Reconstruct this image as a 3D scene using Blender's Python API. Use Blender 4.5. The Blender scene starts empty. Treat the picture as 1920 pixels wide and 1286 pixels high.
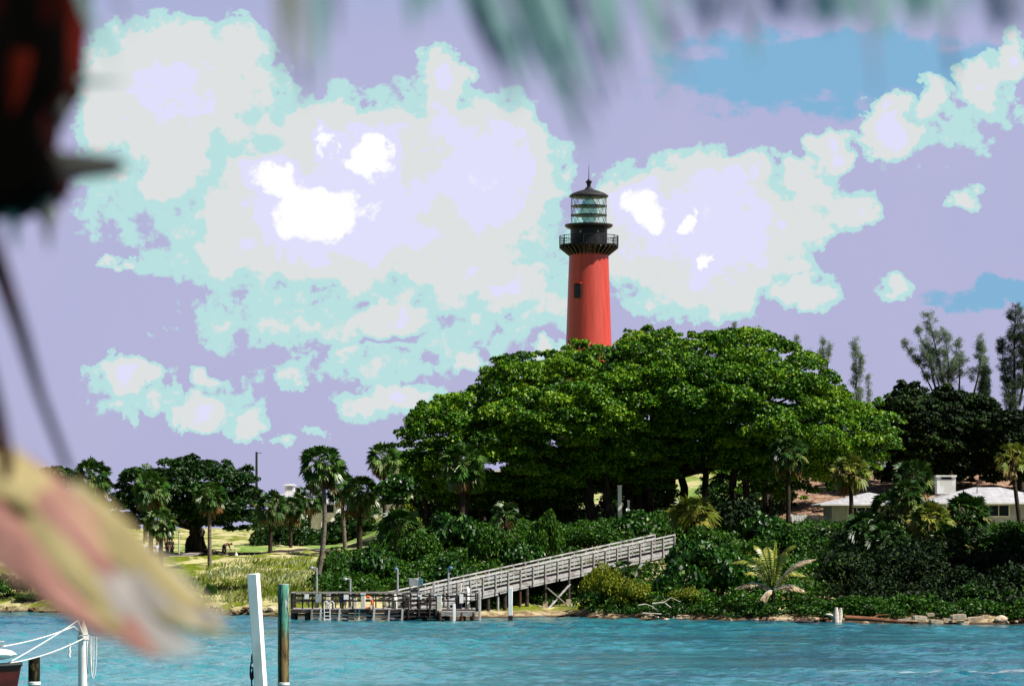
import bpy, bmesh, math, random
import numpy as np
from mathutils import Vector, Matrix

SC = bpy.context.scene
C = SC.collection
R = math.radians
F = 5780.0          # focal length in photo pixels
HC = 6.2            # eye height above the water
HY = 990.0          # horizon row in the photo

# ------------------------------------------------------------------ camera
cam = bpy.data.cameras.new('camera')
cam.sensor_width = 36.0
cam.lens = 36.0 * F / 1920.0
cam.shift_y = (HY - 643.0) / 1920.0
cam.clip_start = 0.1
cam.clip_end = 20000
cam.dof.use_dof = True
cam.dof.focus_distance = 240.0
cam.dof.aperture_fstop = 12.5
camo = bpy.data.objects.new('camera', cam)
C.objects.link(camo)
camo.location = (0, 0, HC)
camo.rotation_euler = (R(90), 0, 0)
SC.camera = camo

# ------------------------------------------------------------------ light
SUN_EL = R(52)
SX, SY = math.sin(R(70)), -math.cos(R(70))
SUN_DIR = Vector((SX * math.cos(SUN_EL), SY * math.cos(SUN_EL), math.sin(SUN_EL)))
sl = bpy.data.lights.new('sun', 'SUN')
sl.energy = 5.0
sl.angle = R(0.5)
sl.color = (1.0, 0.95, 0.86)
so = bpy.data.objects.new('sun', sl)
C.objects.link(so)
so.rotation_euler = (-SUN_DIR).to_track_quat('-Z', 'Y').to_euler()
so.location = (100, -50, 150)
SC.view_settings.view_transform = 'Standard'
SC.view_settings.look = 'None'
EXPO = 0.85
SC.view_settings.exposure = EXPO
SC.view_settings.gamma = 1.0
SC.cycles.max_bounces = 8
SC.cycles.transparent_max_bounces = 12
SC.cycles.sample_clamp_indirect = 6.0


def lin(r, g, b):
    f = lambda c: (c / 255 / 12.92) if c / 255 <= 0.04045 else ((c / 255 + 0.055) / 1.055) ** 2.4
    return (f(r), f(g), f(b), 1)


# ------------------------------------------------------------------ world
world = bpy.data.worlds.new('World')
SC.world = world
world.use_nodes = True
NT = world.node_tree
NT.nodes.clear()


class NB:
    def __init__(s, nt):
        s.nt = nt

    def n(s, t, **kw):
        x = s.nt.nodes.new(t)
        for k, v in kw.items():
            setattr(x, k, v)
        return x

    def put(s, sock, v):
        if hasattr(v, 'is_output'):
            s.nt.links.new(v, sock)
        elif v is not None:
            sock.default_value = v

    def m(s, op, a, b=None, c=None, clamp=False):
        x = s.n('ShaderNodeMath', operation=op, use_clamp=clamp)
        s.put(x.inputs[0], a)
        s.put(x.inputs[1], b)
        s.put(x.inputs[2], c)
        return x.outputs[0]

    def vm(s, op, a, b=None, c=None):
        x = s.n('ShaderNodeVectorMath', operation=op)
        s.put(x.inputs[0], a)
        s.put(x.inputs[1], b)
        if c is not None:
            s.put(x.inputs[2], c)
        return x.outputs[1] if op in ('LENGTH', 'DOT_PRODUCT', 'DISTANCE') else x.outputs[0]

    def comb(s, x, y, z):
        k = s.n('ShaderNodeCombineXYZ')
        for i, v in enumerate((x, y, z)):
            s.put(k.inputs[i], v)
        return k.outputs[0]

    def sep(s, v):
        k = s.n('ShaderNodeSeparateXYZ')
        s.put(k.inputs[0], v)
        return k.outputs

    def noise(s, vec, scale, detail=4, rough=0.55, dist=0.0):
        k = s.n('ShaderNodeTexNoise')
        s.put(k.inputs['Vector'], vec)
        k.inputs['Scale'].default_value = scale
        k.inputs['Detail'].default_value = detail
        k.inputs['Roughness'].default_value = rough
        k.inputs['Distortion'].default_value = dist
        return k.outputs['Fac']

    def mix(s, f, a, b, blend='MIX'):
        k = s.n('ShaderNodeMix', data_type='RGBA', blend_type=blend)
        s.put(k.inputs['Factor'], f)
        s.put(k.inputs['A'] if False else k.inputs[6], a)
        s.put(k.inputs[7], b)
        return k.outputs[2]

    def ramp(s, f, stops, interp='LINEAR'):
        k = s.n('ShaderNodeValToRGB')
        s.put(k.inputs[0], f)
        cr = k.color_ramp
        cr.interpolation = interp
        while len(cr.elements) < len(stops):
            cr.elements.new(0.5)
        for e, (p, c) in zip(cr.elements, stops):
            e.position = p
            e.color = c
        return k.outputs[0]

    def step(s, x, a, b):
        k = s.n('ShaderNodeMapRange', interpolation_type='SMOOTHSTEP')
        s.put(k.inputs[0], x)
        k.inputs[1].default_value = a
        k.inputs[2].default_value = b
        k.inputs[3].default_value = 0.0
        k.inputs[4].default_value = 1.0
        return k.outputs[0]


def build_world():
    b = NB(NT)
    tc = b.n('ShaderNodeTexCoord')
    d = tc.outputs['Generated']
    sx, sy, sz = b.sep(d)
    yy = b.m('MAXIMUM', sy, 0.05)
    u = b.m('DIVIDE', sx, yy)
    v = b.m('DIVIDE', sz, yy)
    uv = b.comb(u, v, 0.0)
    K = F / 100.0   # one unit = 100 photo pixels
    uvs = b.vm('SCALE', uv)
    uvs.node.inputs[3].default_value = K
    # warped position for ragged edges
    n1 = b.n('ShaderNodeTexNoise')
    b.put(n1.inputs['Vector'], uvs)
    n1.inputs['Scale'].default_value = 1.5
    n1.inputs['Detail'].default_value = 6
    n1.inputs['Roughness'].default_value = 0.58
    w = b.vm('SUBTRACT', n1.outputs['Color'], (0.5, 0.5, 0.5))
    w = b.vm('MULTIPLY', w, (1.35, 1.1, 0))
    p = b.vm('ADD', uvs, w)
    blobs = [
        (320, 170, 205, 150, .62), (300, 150, 75, 75, .74), (330, 290, 110, 100, .5), (290, 345, 65, 60, .5), (210, 240, 90, 60, .5),
        (440, 110, 90, 90, .5),
        (600, 405, 140, 85, 1.12), (525, 345, 85, 55, 1.08), (690, 300, 75, 75, 1.1), (615, 260, 30, 40, .98),
        (640, 400, 300, 150, .74), (900, 330, 165, 170, .74), (830, 150, 62, 70, .62), (840, 225, 60, 60, .66), (940, 270, 80, 80, .64),
        (1000, 270, 40, 45, .5), (700, 250, 240, 70, .6),
        (470, 470, 150, 70, .55), (860, 500, 150, 90, .55), (960, 540, 80, 60, .58), (400, 500, 170, 60, .38), (550, 605, 210, 50, .38),
        (730, 605, 110, 42, .55), (640, 662, 90, 15, .36), (860, 640, 140, 50, .36), (870, 668, 45, 26, .5), (760, 560, 90, 40, .4),
        (500, 190, 60, 120, .42),
        (1205, 385, 68, 62, 1.02), (1195, 420, 110, 120, .66), (1340, 430, 190, 160, .74), (1290, 430, 45, 30, 1.02), (1375, 335, 85, 60, .7),
        (1330, 520, 150, 95, .58), (1500, 410, 90, 70, .5), (1320, 490, 26, 26, 1.0), (1510, 545, 75, 50, .52), (1590, 390, 75, 50, .48),
        (1560, 280, 55, 55, .6), (1672, 240, 62, 60, .72), (1500, 325, 42, 35, .52), (1745, 180, 40, 45, .5), (1840, 160, 62, 70, .52),
        (1905, 120, 45, 60, .62), (1810, 370, 42, 28, .46), (1683, 540, 48, 30, .42), (1610, 395, 50, 28, .55), (1540, 360, 60, 60, .45),
        (1900, 190, 30, 30, .4), (1410, 545, 40, 30, .5), (1250, 560, 120, 60, .4),
        (235, 700, 62, 52, .62), (295, 745, 50, 40, .42), (235, 765, 60, 22, .38), (375, 775, 72, 48, .57), (390, 712, 48, 30, .46),
        (470, 792, 50, 38, .47), (550, 710, 38, 28, .4), (530, 830, 34, 20, .42), (725, 745, 120, 42, .48), (745, 742, 62, 36, .6),
        (590, 803, 30, 16, .38), (217, 485, 32, 15, .4), (480, 700, 90, 30, .28), (1030, 660, 60, 20, .46),
    ]
    blobs += [(620, 390, 470, 270, .42), (300, 330, 260, 180, .36), (900, 480, 240, 230, .40), (1330, 440, 225, 190, .36), (560, 610, 330, 70, .36), (480, 610, 170, 22, .38), (700, 660, 190, 18, .36), (520, 560, 150, 20, .36), (760, 240, 260, 110, .36),
              (1700, 250, 120, 110, .32), (700, 690, 220, 40, .34), (1020, 560, 160, 110, .38), (230, 730, 110, 80, .33), (420, 760, 130, 70, .33), (740, 745, 170, 65, .36), (1830, 210, 130, 120, .32)]
    acc = None
    for (px, py, rx, ry, wt) in blobs:
        q = b.vm('SUBTRACT', p, ((px - 960) / 100.0, (HY - py) / 100.0, 0))
        q = b.vm('DIVIDE', q, (rx * 1.12 / 100.0, ry * 1.12 / 100.0, 1))
        dd = b.vm('DOT_PRODUCT', q, q)
        val = b.m('MULTIPLY_ADD', dd, -wt * 0.8, wt)
        acc = val if acc is None else b.m('SMOOTH_MAX', acc, val, 0.08)
    fine = b.noise(uvs, 2.1, 8, 0.58)
    acc = b.m('ADD', acc, b.m('MULTIPLY_ADD', fine, 0.5, -0.25))
    big = b.noise(uvs, 0.45, 3, 0.5)
    # sky body
    sky = b.n('ShaderNodeTexSky', sky_type='NISHITA')
    sky.sun_disc = False
    sky.sun_elevation = SUN_EL
    sky.sun_rotation = math.atan2(SX, SY)
    sky.air_density = 1.0
    sky.dust_density = 1.5
    sky.ozone_density = 1.5
    nis = b.vm('SCALE', sky.outputs[0])
    nis.node.inputs[3].default_value = 0.05
    front = b.m('MULTIPLY', b.step(sy, 0.2, 0.75), b.step(b.m('SUBTRACT', 0, sz), -.42, -.2))
    lav = b.mix(big, lin(184, 184, 226), lin(190, 190, 226))
    # bluer openings between the clouds
    q = b.vm('DIVIDE', b.vm('SUBTRACT', p, (6.1, 8.6, 0)), (3.6, 0.85, 1))
    rag = b.m('ADD', b.m('MULTIPLY_ADD', fine, .9, -.45), b.m('MULTIPLY_ADD', b.noise(b.vm('MULTIPLY', uvs, (.6, 1.6, 1)), .9, 4, .6), 1.6, -.8))
    bl = b.step(b.m('ADD', b.m('SUBTRACT', 1.0, b.vm('LENGTH', q)), rag), -0.1, 0.3)
    q2 = b.vm('DIVIDE', b.vm('SUBTRACT', p, (9.3, 4.35, 0)), (1.7, 0.33, 1))
    bl2 = b.step(b.m('ADD', b.m('SUBTRACT', 1.0, b.vm('LENGTH', q2)), rag), -0.08, 0.3)
    bl = b.m('MAXIMUM', bl, bl2)
    up = b.step(v, 0.155, 0.185)
    lav = b.mix(bl, lav, lin(133, 186, 224))
    lav = b.mix(b.m('MULTIPLY', up, 0.35), lav, lin(140, 178, 220))
    lav = b.mix(0.12, lav, nis)
    base = b.mix(front, nis, lav)
    e = 0.03
    mint = b.step(acc, .27 - e, .27 + e)
    col = b.mix(mint, base, lin(185, 225, 225))
    col = b.mix(b.step(acc, .375 - e, .375 + e), col, lin(222, 226, 226))
    col = b.mix(b.step(acc, .585 - e, .585 + e), col, lin(224, 224, 253))
    col = b.mix(b.step(acc, .84 - .07, .84 + .07), col, (1.0, 1.0, 1.0, 1))
    col = b.mix(front, base, col)
    bg = b.n('ShaderNodeBackground')
    b.put(bg.inputs[0], col)
    bg.inputs[1].default_value = 2 ** -EXPO
    out = b.n('ShaderNodeOutputWorld')
    NT.links.new(bg.outputs[0], out.inputs[0])


build_world()
world.cycles.sampling_method = 'MANUAL'
world.cycles.sample_map_resolution = 512


# ------------------------------------------------------------------ materials
def new_mat(name):
    m = bpy.data.materials.new(name)
    m.use_nodes = True
    nt = m.node_tree
    nt.nodes.clear()
    b = NB(nt)
    out = b.n('ShaderNodeOutputMaterial')
    return m, b, out


def mat_noise(name, c1, c2, scale=3.0, rough=0.7, spec=0.3, bump=0.0, stretch=(1, 1, 1), metallic=0.0, detail=5, lo=.35, hi=.65, c3=None, s3=0.7):
    m, b, out = new_mat(name)
    tc = b.n('ShaderNodeTexCoord')
    vec = b.vm('MULTIPLY', tc.outputs['Object'], stretch)
    n = b.noise(vec, scale, detail, 0.6)
    f = b.step(n, lo, hi)
    col = b.mix(f, (*c1, 1), (*c2, 1))
    if c3:
        n3 = b.noise(vec, s3, 3, 0.6)
        col = b.mix(b.step(n3, .52, .62), col, (*c3, 1))
    p = b.n('ShaderNodeBsdfPrincipled')
    b.put(p.inputs['Base Color'], col)
    p.inputs['Roughness'].default_value = rough
    p.inputs['Specular IOR Level'].default_value = spec
    p.inputs['Metallic'].default_value = metallic
    if bump:
        bp = b.n('ShaderNodeBump')
        bp.inputs['Strength'].default_value = bump
        bp.inputs['Distance'].default_value = 0.03
        b.put(bp.inputs['Height'], n)
        b.put(p.inputs['Normal'], bp.outputs[0])
    b.nt.links.new(p.outputs[0], out.inputs[0])
    return m


def mat_leaf(name, stops, rough=0.5, spec=0.25, trans=0.18):
    """leaf colour picked per leaf by the stored random value"""
    m, b, out = new_mat(name)
    a = b.n('ShaderNodeAttribute')
    a.attribute_name = 'tint'
    oi = b.n('ShaderNodeObjectInfo')
    f = b.m('ADD', a.outputs['Fac'], b.m('MULTIPLY_ADD', oi.outputs['Random'], 0.16, -0.08), clamp=True)
    col = b.ramp(f, [(p, (*c, 1)) for p, c in stops])
    p = b.n('ShaderNodeBsdfPrincipled')
    b.put(p.inputs['Base Color'], col)
    p.inputs['Roughness'].default_value = rough
    p.inputs['Specular IOR Level'].default_value = spec
    t = b.n('ShaderNodeBsdfTranslucent')
    b.put(t.inputs[0], col)
    mx = b.n('ShaderNodeMixShader')
    mx.inputs[0].default_value = trans
    b.nt.links.new(p.outputs[0], mx.inputs[1])
    b.nt.links.new(t.outputs[0], mx.inputs[2])
    b.nt.links.new(mx.outputs[0], out.inputs[0])
    return m


M = {}
M['banyan'] = mat_leaf('banyan_leaf', [(0, (.003, .014, .001)), (.30, (.014, .070, .002)), (.50, (.060, .19, .004)), (.72, (.15, .28, .007)), (1, (.22, .30, .012))], .5, .25)
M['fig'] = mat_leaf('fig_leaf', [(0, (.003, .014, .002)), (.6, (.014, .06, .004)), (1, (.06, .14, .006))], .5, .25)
M['grape'] = mat_leaf('grape_leaf', [(0, (.003, .014, .002)), (.5, (.018, .085, .006)), (.85, (.07, .18, .016)), (1, (.24, .27, .11))], .4, .4)
M['shrub'] = mat_leaf('shrub_leaf', [(0, (.003, .014, .001)), (.5, (.018, .08, .003)), (.85, (.07, .17, .006)), (1, (.14, .21, .010))], .5, .25)
M['yellow_shrub'] = mat_leaf('yellow_shrub_leaf', [(0, (.02, .04, .002)), (.45, (.13, .18, .006)), (1, (.34, .32, .015))], .5, .25)
M['dark_tree'] = mat_leaf('dark_tree_leaf', [(0, (.002, .006, .002)), (.55, (.007, .022, .004)), (.85, (.03, .075, .01)), (1, (.09, .14, .03))], .6, .15, .08)  # evergreens' own dark leaves; stands in for shade on the right bank
M['needle'] = mat_leaf('needle', [(0, (.07, .13, .06)), (.6, (.16, .24, .14)), (1, (.30, .36, .26))], .7, .1, .4)
M['dark_needle'] = mat_leaf('dark_needle', [(0, (.02, .04, .02)), (.6, (.06, .11, .06)), (1, (.16, .22, .14))], .7, .1, .3)
M['palm'] = mat_leaf('palm_leaf', [(0, (.008, .035, .004)), (.5, (.035, .11, .01)), (.8, (.12, .19, .045)), (1, (.26, .3, .14))], .42, .4, .15)
M['palm_dark'] = mat_leaf('palm_leaf_dark', [(0, (.008, .03, .004)), (.6, (.02, .07, .008)), (.9, (.08, .13, .02)), (1, (.2, .2, .05))], .45, .35, .12)
M['palm_yellow'] = mat_leaf('palm_leaf_yellow', [(0, (.04, .08, .008)), (.5, (.12, .16, .015)), (1, (.3, .27, .05))], .45, .3, .2)
M['dead_frond'] = mat_leaf('dead_frond', [(0, (.05, .018, .006)), (.6, (.16, .075, .025)), (1, (.33, .24, .13))], .8, .1, .1)
M['coco'] = mat_leaf('coconut_leaf', [(0, (.05, .11, .01)), (.45, (.22, .26, .03)), (1, (.46, .42, .12))], .4, .4, .25)
M['coco_dry'] = mat_leaf('coconut_dry_leaf', [(0, (.25, .15, .08)), (.6, (.5, .38, .24)), (1, (.65, .55, .38))], .7, .2, .2)
M['grass'] = mat_leaf('grass_blade', [(0, (.05, .12, .006)), (.45, (.16, .21, .012)), (.75, (.36, .36, .14)), (1, (.44, .53, .34))], .7, .15, .25)
M['bark'] = mat_noise('bark', (.035, .026, .02), (.10, .08, .065), 4, .9, .1, .5, (1, 1, .3))
M['fig_bark'] = mat_noise('fig_bark', (.012, .01, .008), (.06, .05, .042), 3, .9, .1, .5, (1, 1, .3))
M['palm_bark'] = mat_noise('palm_bark', (.07, .052, .04), (.21, .18, .15), 5, .9, .1, .6, (.6, .6, 3))
M['palm_bark_dark'] = mat_noise('palm_bark_dark', (.016, .011, .009), (.06, .045, .035), 5, .9, .1, .6, (.6, .6, 3))
M['driftwood'] = mat_noise('driftwood', (.35, .3, .25), (.6, .56, .5), 4, .85, .15, .3, (.4, 3, 3))
M['log'] = mat_noise('log', (.10, .035, .018), (.24, .11, .06), 3, .85, .15, .4, (.4, 3, 3))
M['wood'] = mat_noise('weathered_wood', (.16, .145, .14), (.42, .39, .37), 5, .85, .15, .25, (.35, 2.5, 4), c3=(.25, .23, .22))
M['wood_light'] = mat_noise('light_wood', (.24, .235, .24), (.44, .435, .44), 5, .85, .15, .25, (.35, 2.5, 4), c3=(.2, .18, .17))
M['wood_brown'] = mat_noise('brown_wood', (.06, .05, .045), (.14, .12, .11), 5, .85, .15, .25, (.35, 2.5, 4))
M['wood_dark'] = mat_noise('dark_wood', (.02, .014, .012), (.075, .06, .055), 5, .85, .15, .25, (.6, .6, 3))
M['wood_red'] = mat_noise('red_wood', (.045, .018, .012), (.12, .06, .045), 5, .85, .15, .25, (.6, .6, 3))
M['wood_pale'] = mat_noise('pale_wood', (.33, .32, .32), (.52, .51, .51), 4, .8, .2, .2, (1, 1, .3), c3=(.2, .19, .19), s3=1.3)
M['white_post'] = mat_noise('white_post', (.62, .61, .6), (.80, .79, .78), 6, .6, .3, .1, (1, 1, .25))
M['cream'] = mat_noise('cream_paint', (.5, .47, .40), (.66, .63, .56), 5, .7, .25, .1)
M['steel'] = mat_noise('galvanised', (.28, .3, .31), (.42, .44, .45), 6, .5, .4, 0, metallic=.3)
M['blue_box'] = mat_noise('blue_box', (.05, .13, .19), (.08, .2, .27), 6, .5, .4)
M['white'] = mat_noise('white_paint', (.70, .70, .69), (.84, .84, .83), 2, .6, .3, .1, (1, 1, .4), c3=(.62, .61, .57), s3=1.1)
M['stucco'] = mat_noise('stucco', (.36, .37, .43), (.46, .47, .53), 2.5, .85, .15, .2)
M['roofing'] = mat_noise('white_roof', (.42, .42, .46), (.56, .56, .60), 1.2, .8, .15, .05, (1, 4, 1))
M['glass_dark'] = mat_noise('dark_glass', (.01, .014, .025), (.03, .04, .07), .7, .08, .6)
M['life_ring'] = mat_noise('life_ring', (.55, .09, .02), (.75, .16, .04), 2, .5, .3)
M['yellow'] = mat_noise('yellow', (.55, .42, .05), (.68, .55, .1), 3, .6, .3)
M['navy'] = mat_noise('navy', (.015, .02, .08), (.03, .04, .14), 3, .6, .3)
M['dark_metal'] = mat_noise('dark_metal', (.012, .012, .014), (.03, .03, .034), 3, .5, .4)
M['black_paint'] = mat_noise('black_paint', (.006, .006, .009), (.014, .014, .018), 1.5, .45, .35, .05)
M['rope_white'] = mat_noise('white_rope', (.55, .54, .52), (.72, .71, .7), 20, .9, .1)
M['rope_dark'] = mat_noise('dark_rope', (.01, .012, .03), (.03, .035, .06), 20, .9, .1)
M['rock'] = mat_noise('rock', (.22, .13, .085), (.48, .36, .26), 2.2, .9, .1, .6)
M['rock_dark'] = mat_noise('dark_rock', (.06, .025, .016), (.2, .11, .07), 2.2, .9, .1, .6)
M['rock_pale'] = mat_noise('pale_rock', (.36, .27, .19), (.58, .48, .37), 2.2, .9, .1, .5)
M['skin'] = mat_noise('skin', (.3, .17, .11), (.36, .21, .14), 4, .6, .3)
M['hair'] = mat_noise('hair', (.012, .008, .006), (.03, .02, .014), 8, .6, .3)


def mat_lighthouse():
    m, b, out = new_mat('red_tower_paint')
    tc = b.n('ShaderNodeTexCoord')
    o = tc.outputs['Object']
    streak = b.noise(b.vm('MULTIPLY', o, (2.2, 2.2, .12)), 1.6, 5, .6)
    n = b.noise(o, 1.4, 5, .6)
    col = b.mix(b.step(streak, .3, .75), (.34, .012, .004, 1), (.54, .040, .016, 1))
    col = b.mix(b.m('MULTIPLY', .5), col, (.42, .06, .04, 1))
    p = b.n('ShaderNodeBsdfPrincipled')
    b.put(p.inputs['Base Color'], col)
    p.inputs['Roughness'].default_value = .45
    p.inputs['Specular IOR Level'].default_value = .9
    # brick courses under the paint
    z = b.sep(o)[2]
    zz = b.m('FRACT', b.m('MULTIPLY', z, 5.0))
    h = b.m('ADD', b.step(zz, 0.0, .15), b.m('MULTIPLY', n, .6))
    bp = b.n('ShaderNodeBump')
    bp.inputs['Strength'].default_value = .25
    bp.inputs['Distance'].default_value = .02
    b.put(bp.inputs['Height'], h)
    b.put(p.inputs['Normal'], bp.outputs[0])
    b.nt.links.new(p.outputs[0], out.inputs[0])
    return m


M['tower'] = mat_lighthouse()


def mat_thin_glass(name, tint, gloss=.12):
    m, b, out = new_mat(name)
    t = b.n('ShaderNodeBsdfTransparent')
    t.inputs[0].default_value = (*tint, 1)
    g = b.n('ShaderNodeBsdfGlossy')
    g.inputs['Roughness'].default_value = .03
    mx = b.n('ShaderNodeMixShader')
    fr = b.n('ShaderNodeLayerWeight')
    b.put(mx.inputs[0], b.m('MULTIPLY_ADD', b.m('POWER', fr.outputs['Facing'], 4.0), .3, gloss))
    b.nt.links.new(t.outputs[0], mx.inputs[1])
    b.nt.links.new(g.outputs[0], mx.inputs[2])
    b.nt.links.new(mx.outputs[0], out.inputs[0])
    return m


M['glass'] = mat_thin_glass('lantern_glass', (.90, .98, .97), .06)


def mat_lens():
    m, b, out = new_mat('lens_glass')
    tc = b.n('ShaderNodeTexCoord')
    z = b.sep(tc.outputs['Object'])[2]
    f = b.m('FRACT', b.m('MULTIPLY', z, 4.0))
    col = b.mix(b.step(f, .2, .7), (.18, .42, .46, 1), (.5, .74, .76, 1))
    p = b.n('ShaderNodeBsdfPrincipled')
    al = b.n('ShaderNodeBsdfTransparent')
    al.inputs[0].default_value = (.75, .95, .93, 1)
    b.put(p.inputs['Base Color'], col)
    p.inputs['Roughness'].default_value = .12
    p.inputs['Specular IOR Level'].default_value = .8
    mx = b.n('ShaderNodeMixShader')
    mx.inputs[0].default_value = .62
    b.nt.links.new(p.outputs[0], mx.inputs[1])
    b.nt.links.new(al.outputs[0], mx.inputs[2])
    b.nt.links.new(mx.outputs[0], out.inputs[0])
    return m


M['lens'] = mat_lens()


def mat_roof():
    m, b, out = new_mat('roof_sheets')
    tc = b.n('ShaderNodeTexCoord')
    o = tc.outputs['Object']
    x, y, z = b.sep(o)
    n = b.noise(b.vm('MULTIPLY', o, (1, 1, .5)), 1.1, 6, .65)
    st = b.noise(b.vm('MULTIPLY', o, (3, .4, .4)), 1.6, 5, .65)
    fx = b.m('FRACT', b.m('MULTIPLY', x, 1.1))
    fy = b.m('FRACT', b.m('MULTIPLY', z, 4.5))
    seam = b.m('MAXIMUM', b.step(fx, .07, .02), b.m('MULTIPLY', b.step(fy, .14, .04), .6))
    col = b.mix(b.step(n, .35, .65), (.30, .30, .33, 1), (.40, .40, .43, 1))
    col = b.mix(b.m('MULTIPLY', b.step(st, .52, .68), .55), col, (.22, .21, .20, 1))
    col = b.mix(b.m('MULTIPLY', seam, .45), col, (.16, .16, .18, 1))
    p = b.n('ShaderNodeBsdfPrincipled')
    b.put(p.inputs['Base Color'], col)
    p.inputs['Roughness'].default_value = .8
    p.inputs['Specular IOR Level'].default_value = .15
    b.nt.links.new(p.outputs[0], out.inputs[0])
    return m


M['roofing'] = mat_roof()


def mat_piling():
    m, b, out = new_mat('old_piling')
    tc = b.n('ShaderNodeTexCoord')
    o = tc.outputs['Object']
    z = b.sep(o)[2]
    n = b.noise(b.vm('MULTIPLY', o, (8, 8, 1.1)), 1.2, 6, .65)
    n2 = b.noise(b.vm('MULTIPLY', o, (5, 5, .5)), 2.2, 5, .65)
    low = b.mix(b.step(n, .42, .58), (.03, .018, .010, 1), (.20, .14, .06, 1))
    high = b.mix(b.step(n2, .42, .56), (.03, .045, .035, 1), (.09, .27, .2, 1))
    high = b.mix(b.step(n, .56, .64), high, (.4, .42, .4, 1))
    f = b.step(b.m('ADD', z, b.m('MULTIPLY_ADD', n2, 1.2, -.6)), 3.2, 3.8)
    col = b.mix(f, low, high)
    top = b.step(z, 4.72, 4.78)
    col = b.mix(top, col, (.42, .38, .34, 1))
    p = b.n('ShaderNodeBsdfPrincipled')
    b.put(p.inputs['Base Color'], col)
    p.inputs['Roughness'].default_value = .9
    p.inputs['Specular IOR Level'].default_value = .15
    bp = b.n('ShaderNodeBump')
    bp.inputs['Strength'].default_value = .6
    bp.inputs['Distance'].default_value = .02
    b.put(bp.inputs['Height'], n)
    b.put(p.inputs['Normal'], bp.outputs[0])
    b.nt.links.new(p.outputs[0], out.inputs[0])
    return m


M['piling'] = mat_piling()


# ------------------------------------------------------------------ helpers
def px2x(px, Y):
    return (px - 960.0) / F * Y


def py2z(py, Y):
    return HC + (HY - py) / F * Y


def P(px, py, Y):
    return Vector((px2x(px, Y), Y, py2z(py, Y)))


def props(o, label=None, cat=None, group=None, kind=None):
    if label: o['label'] = label
    if cat: o['category'] = cat
    if group: o['group'] = group
    if kind: o['kind'] = kind
    return o


def thing(name, label, cat, loc=(0, 0, 0), group=None, rz=0):
    o = bpy.data.objects.new(name, None)
    o.empty_display_size = .3
    C.objects.link(o)
    o.location = loc
    o.rotation_euler = (0, 0, rz)
    return props(o, label, cat, group)


def link(name, me, mat=None, parent=None, loc=None, label=None):
    o = bpy.data.objects.new(name, me)
    C.objects.link(o)
    if mat is not None and len(me.materials) == 0:
        me.materials.append(mat)
    if parent is not None:
        o.parent = parent
    if loc is not None:
        o.location = loc
    if label:
        o['label'] = label
    return o


def np_mesh(name, verts, quads, tint=None, smooth=False):
    me = bpy.data.meshes.new(name)
    verts = np.asarray(verts, np.float32)
    quads = np.asarray(quads, np.int32)
    k = quads.shape[1]
    me.vertices.add(len(verts))
    me.vertices.foreach_set('co', verts.ravel())
    me.loops.add(quads.size)
    me.loops.foreach_set('vertex_index', quads.ravel())
    me.polygons.add(len(quads))
    me.polygons.foreach_set('loop_start', np.arange(0, quads.size, k, dtype=np.int32))
    if tint is not None:
        a = me.attributes.new('tint', 'FLOAT', 'FACE')
        a.data.foreach_set('value', np.asarray(tint, np.float32))
    if smooth:
        me.polygons.foreach_set('use_smooth', np.ones(len(quads), bool))
    me.update(calc_edges=True)
    me.validate()
    return me


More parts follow.
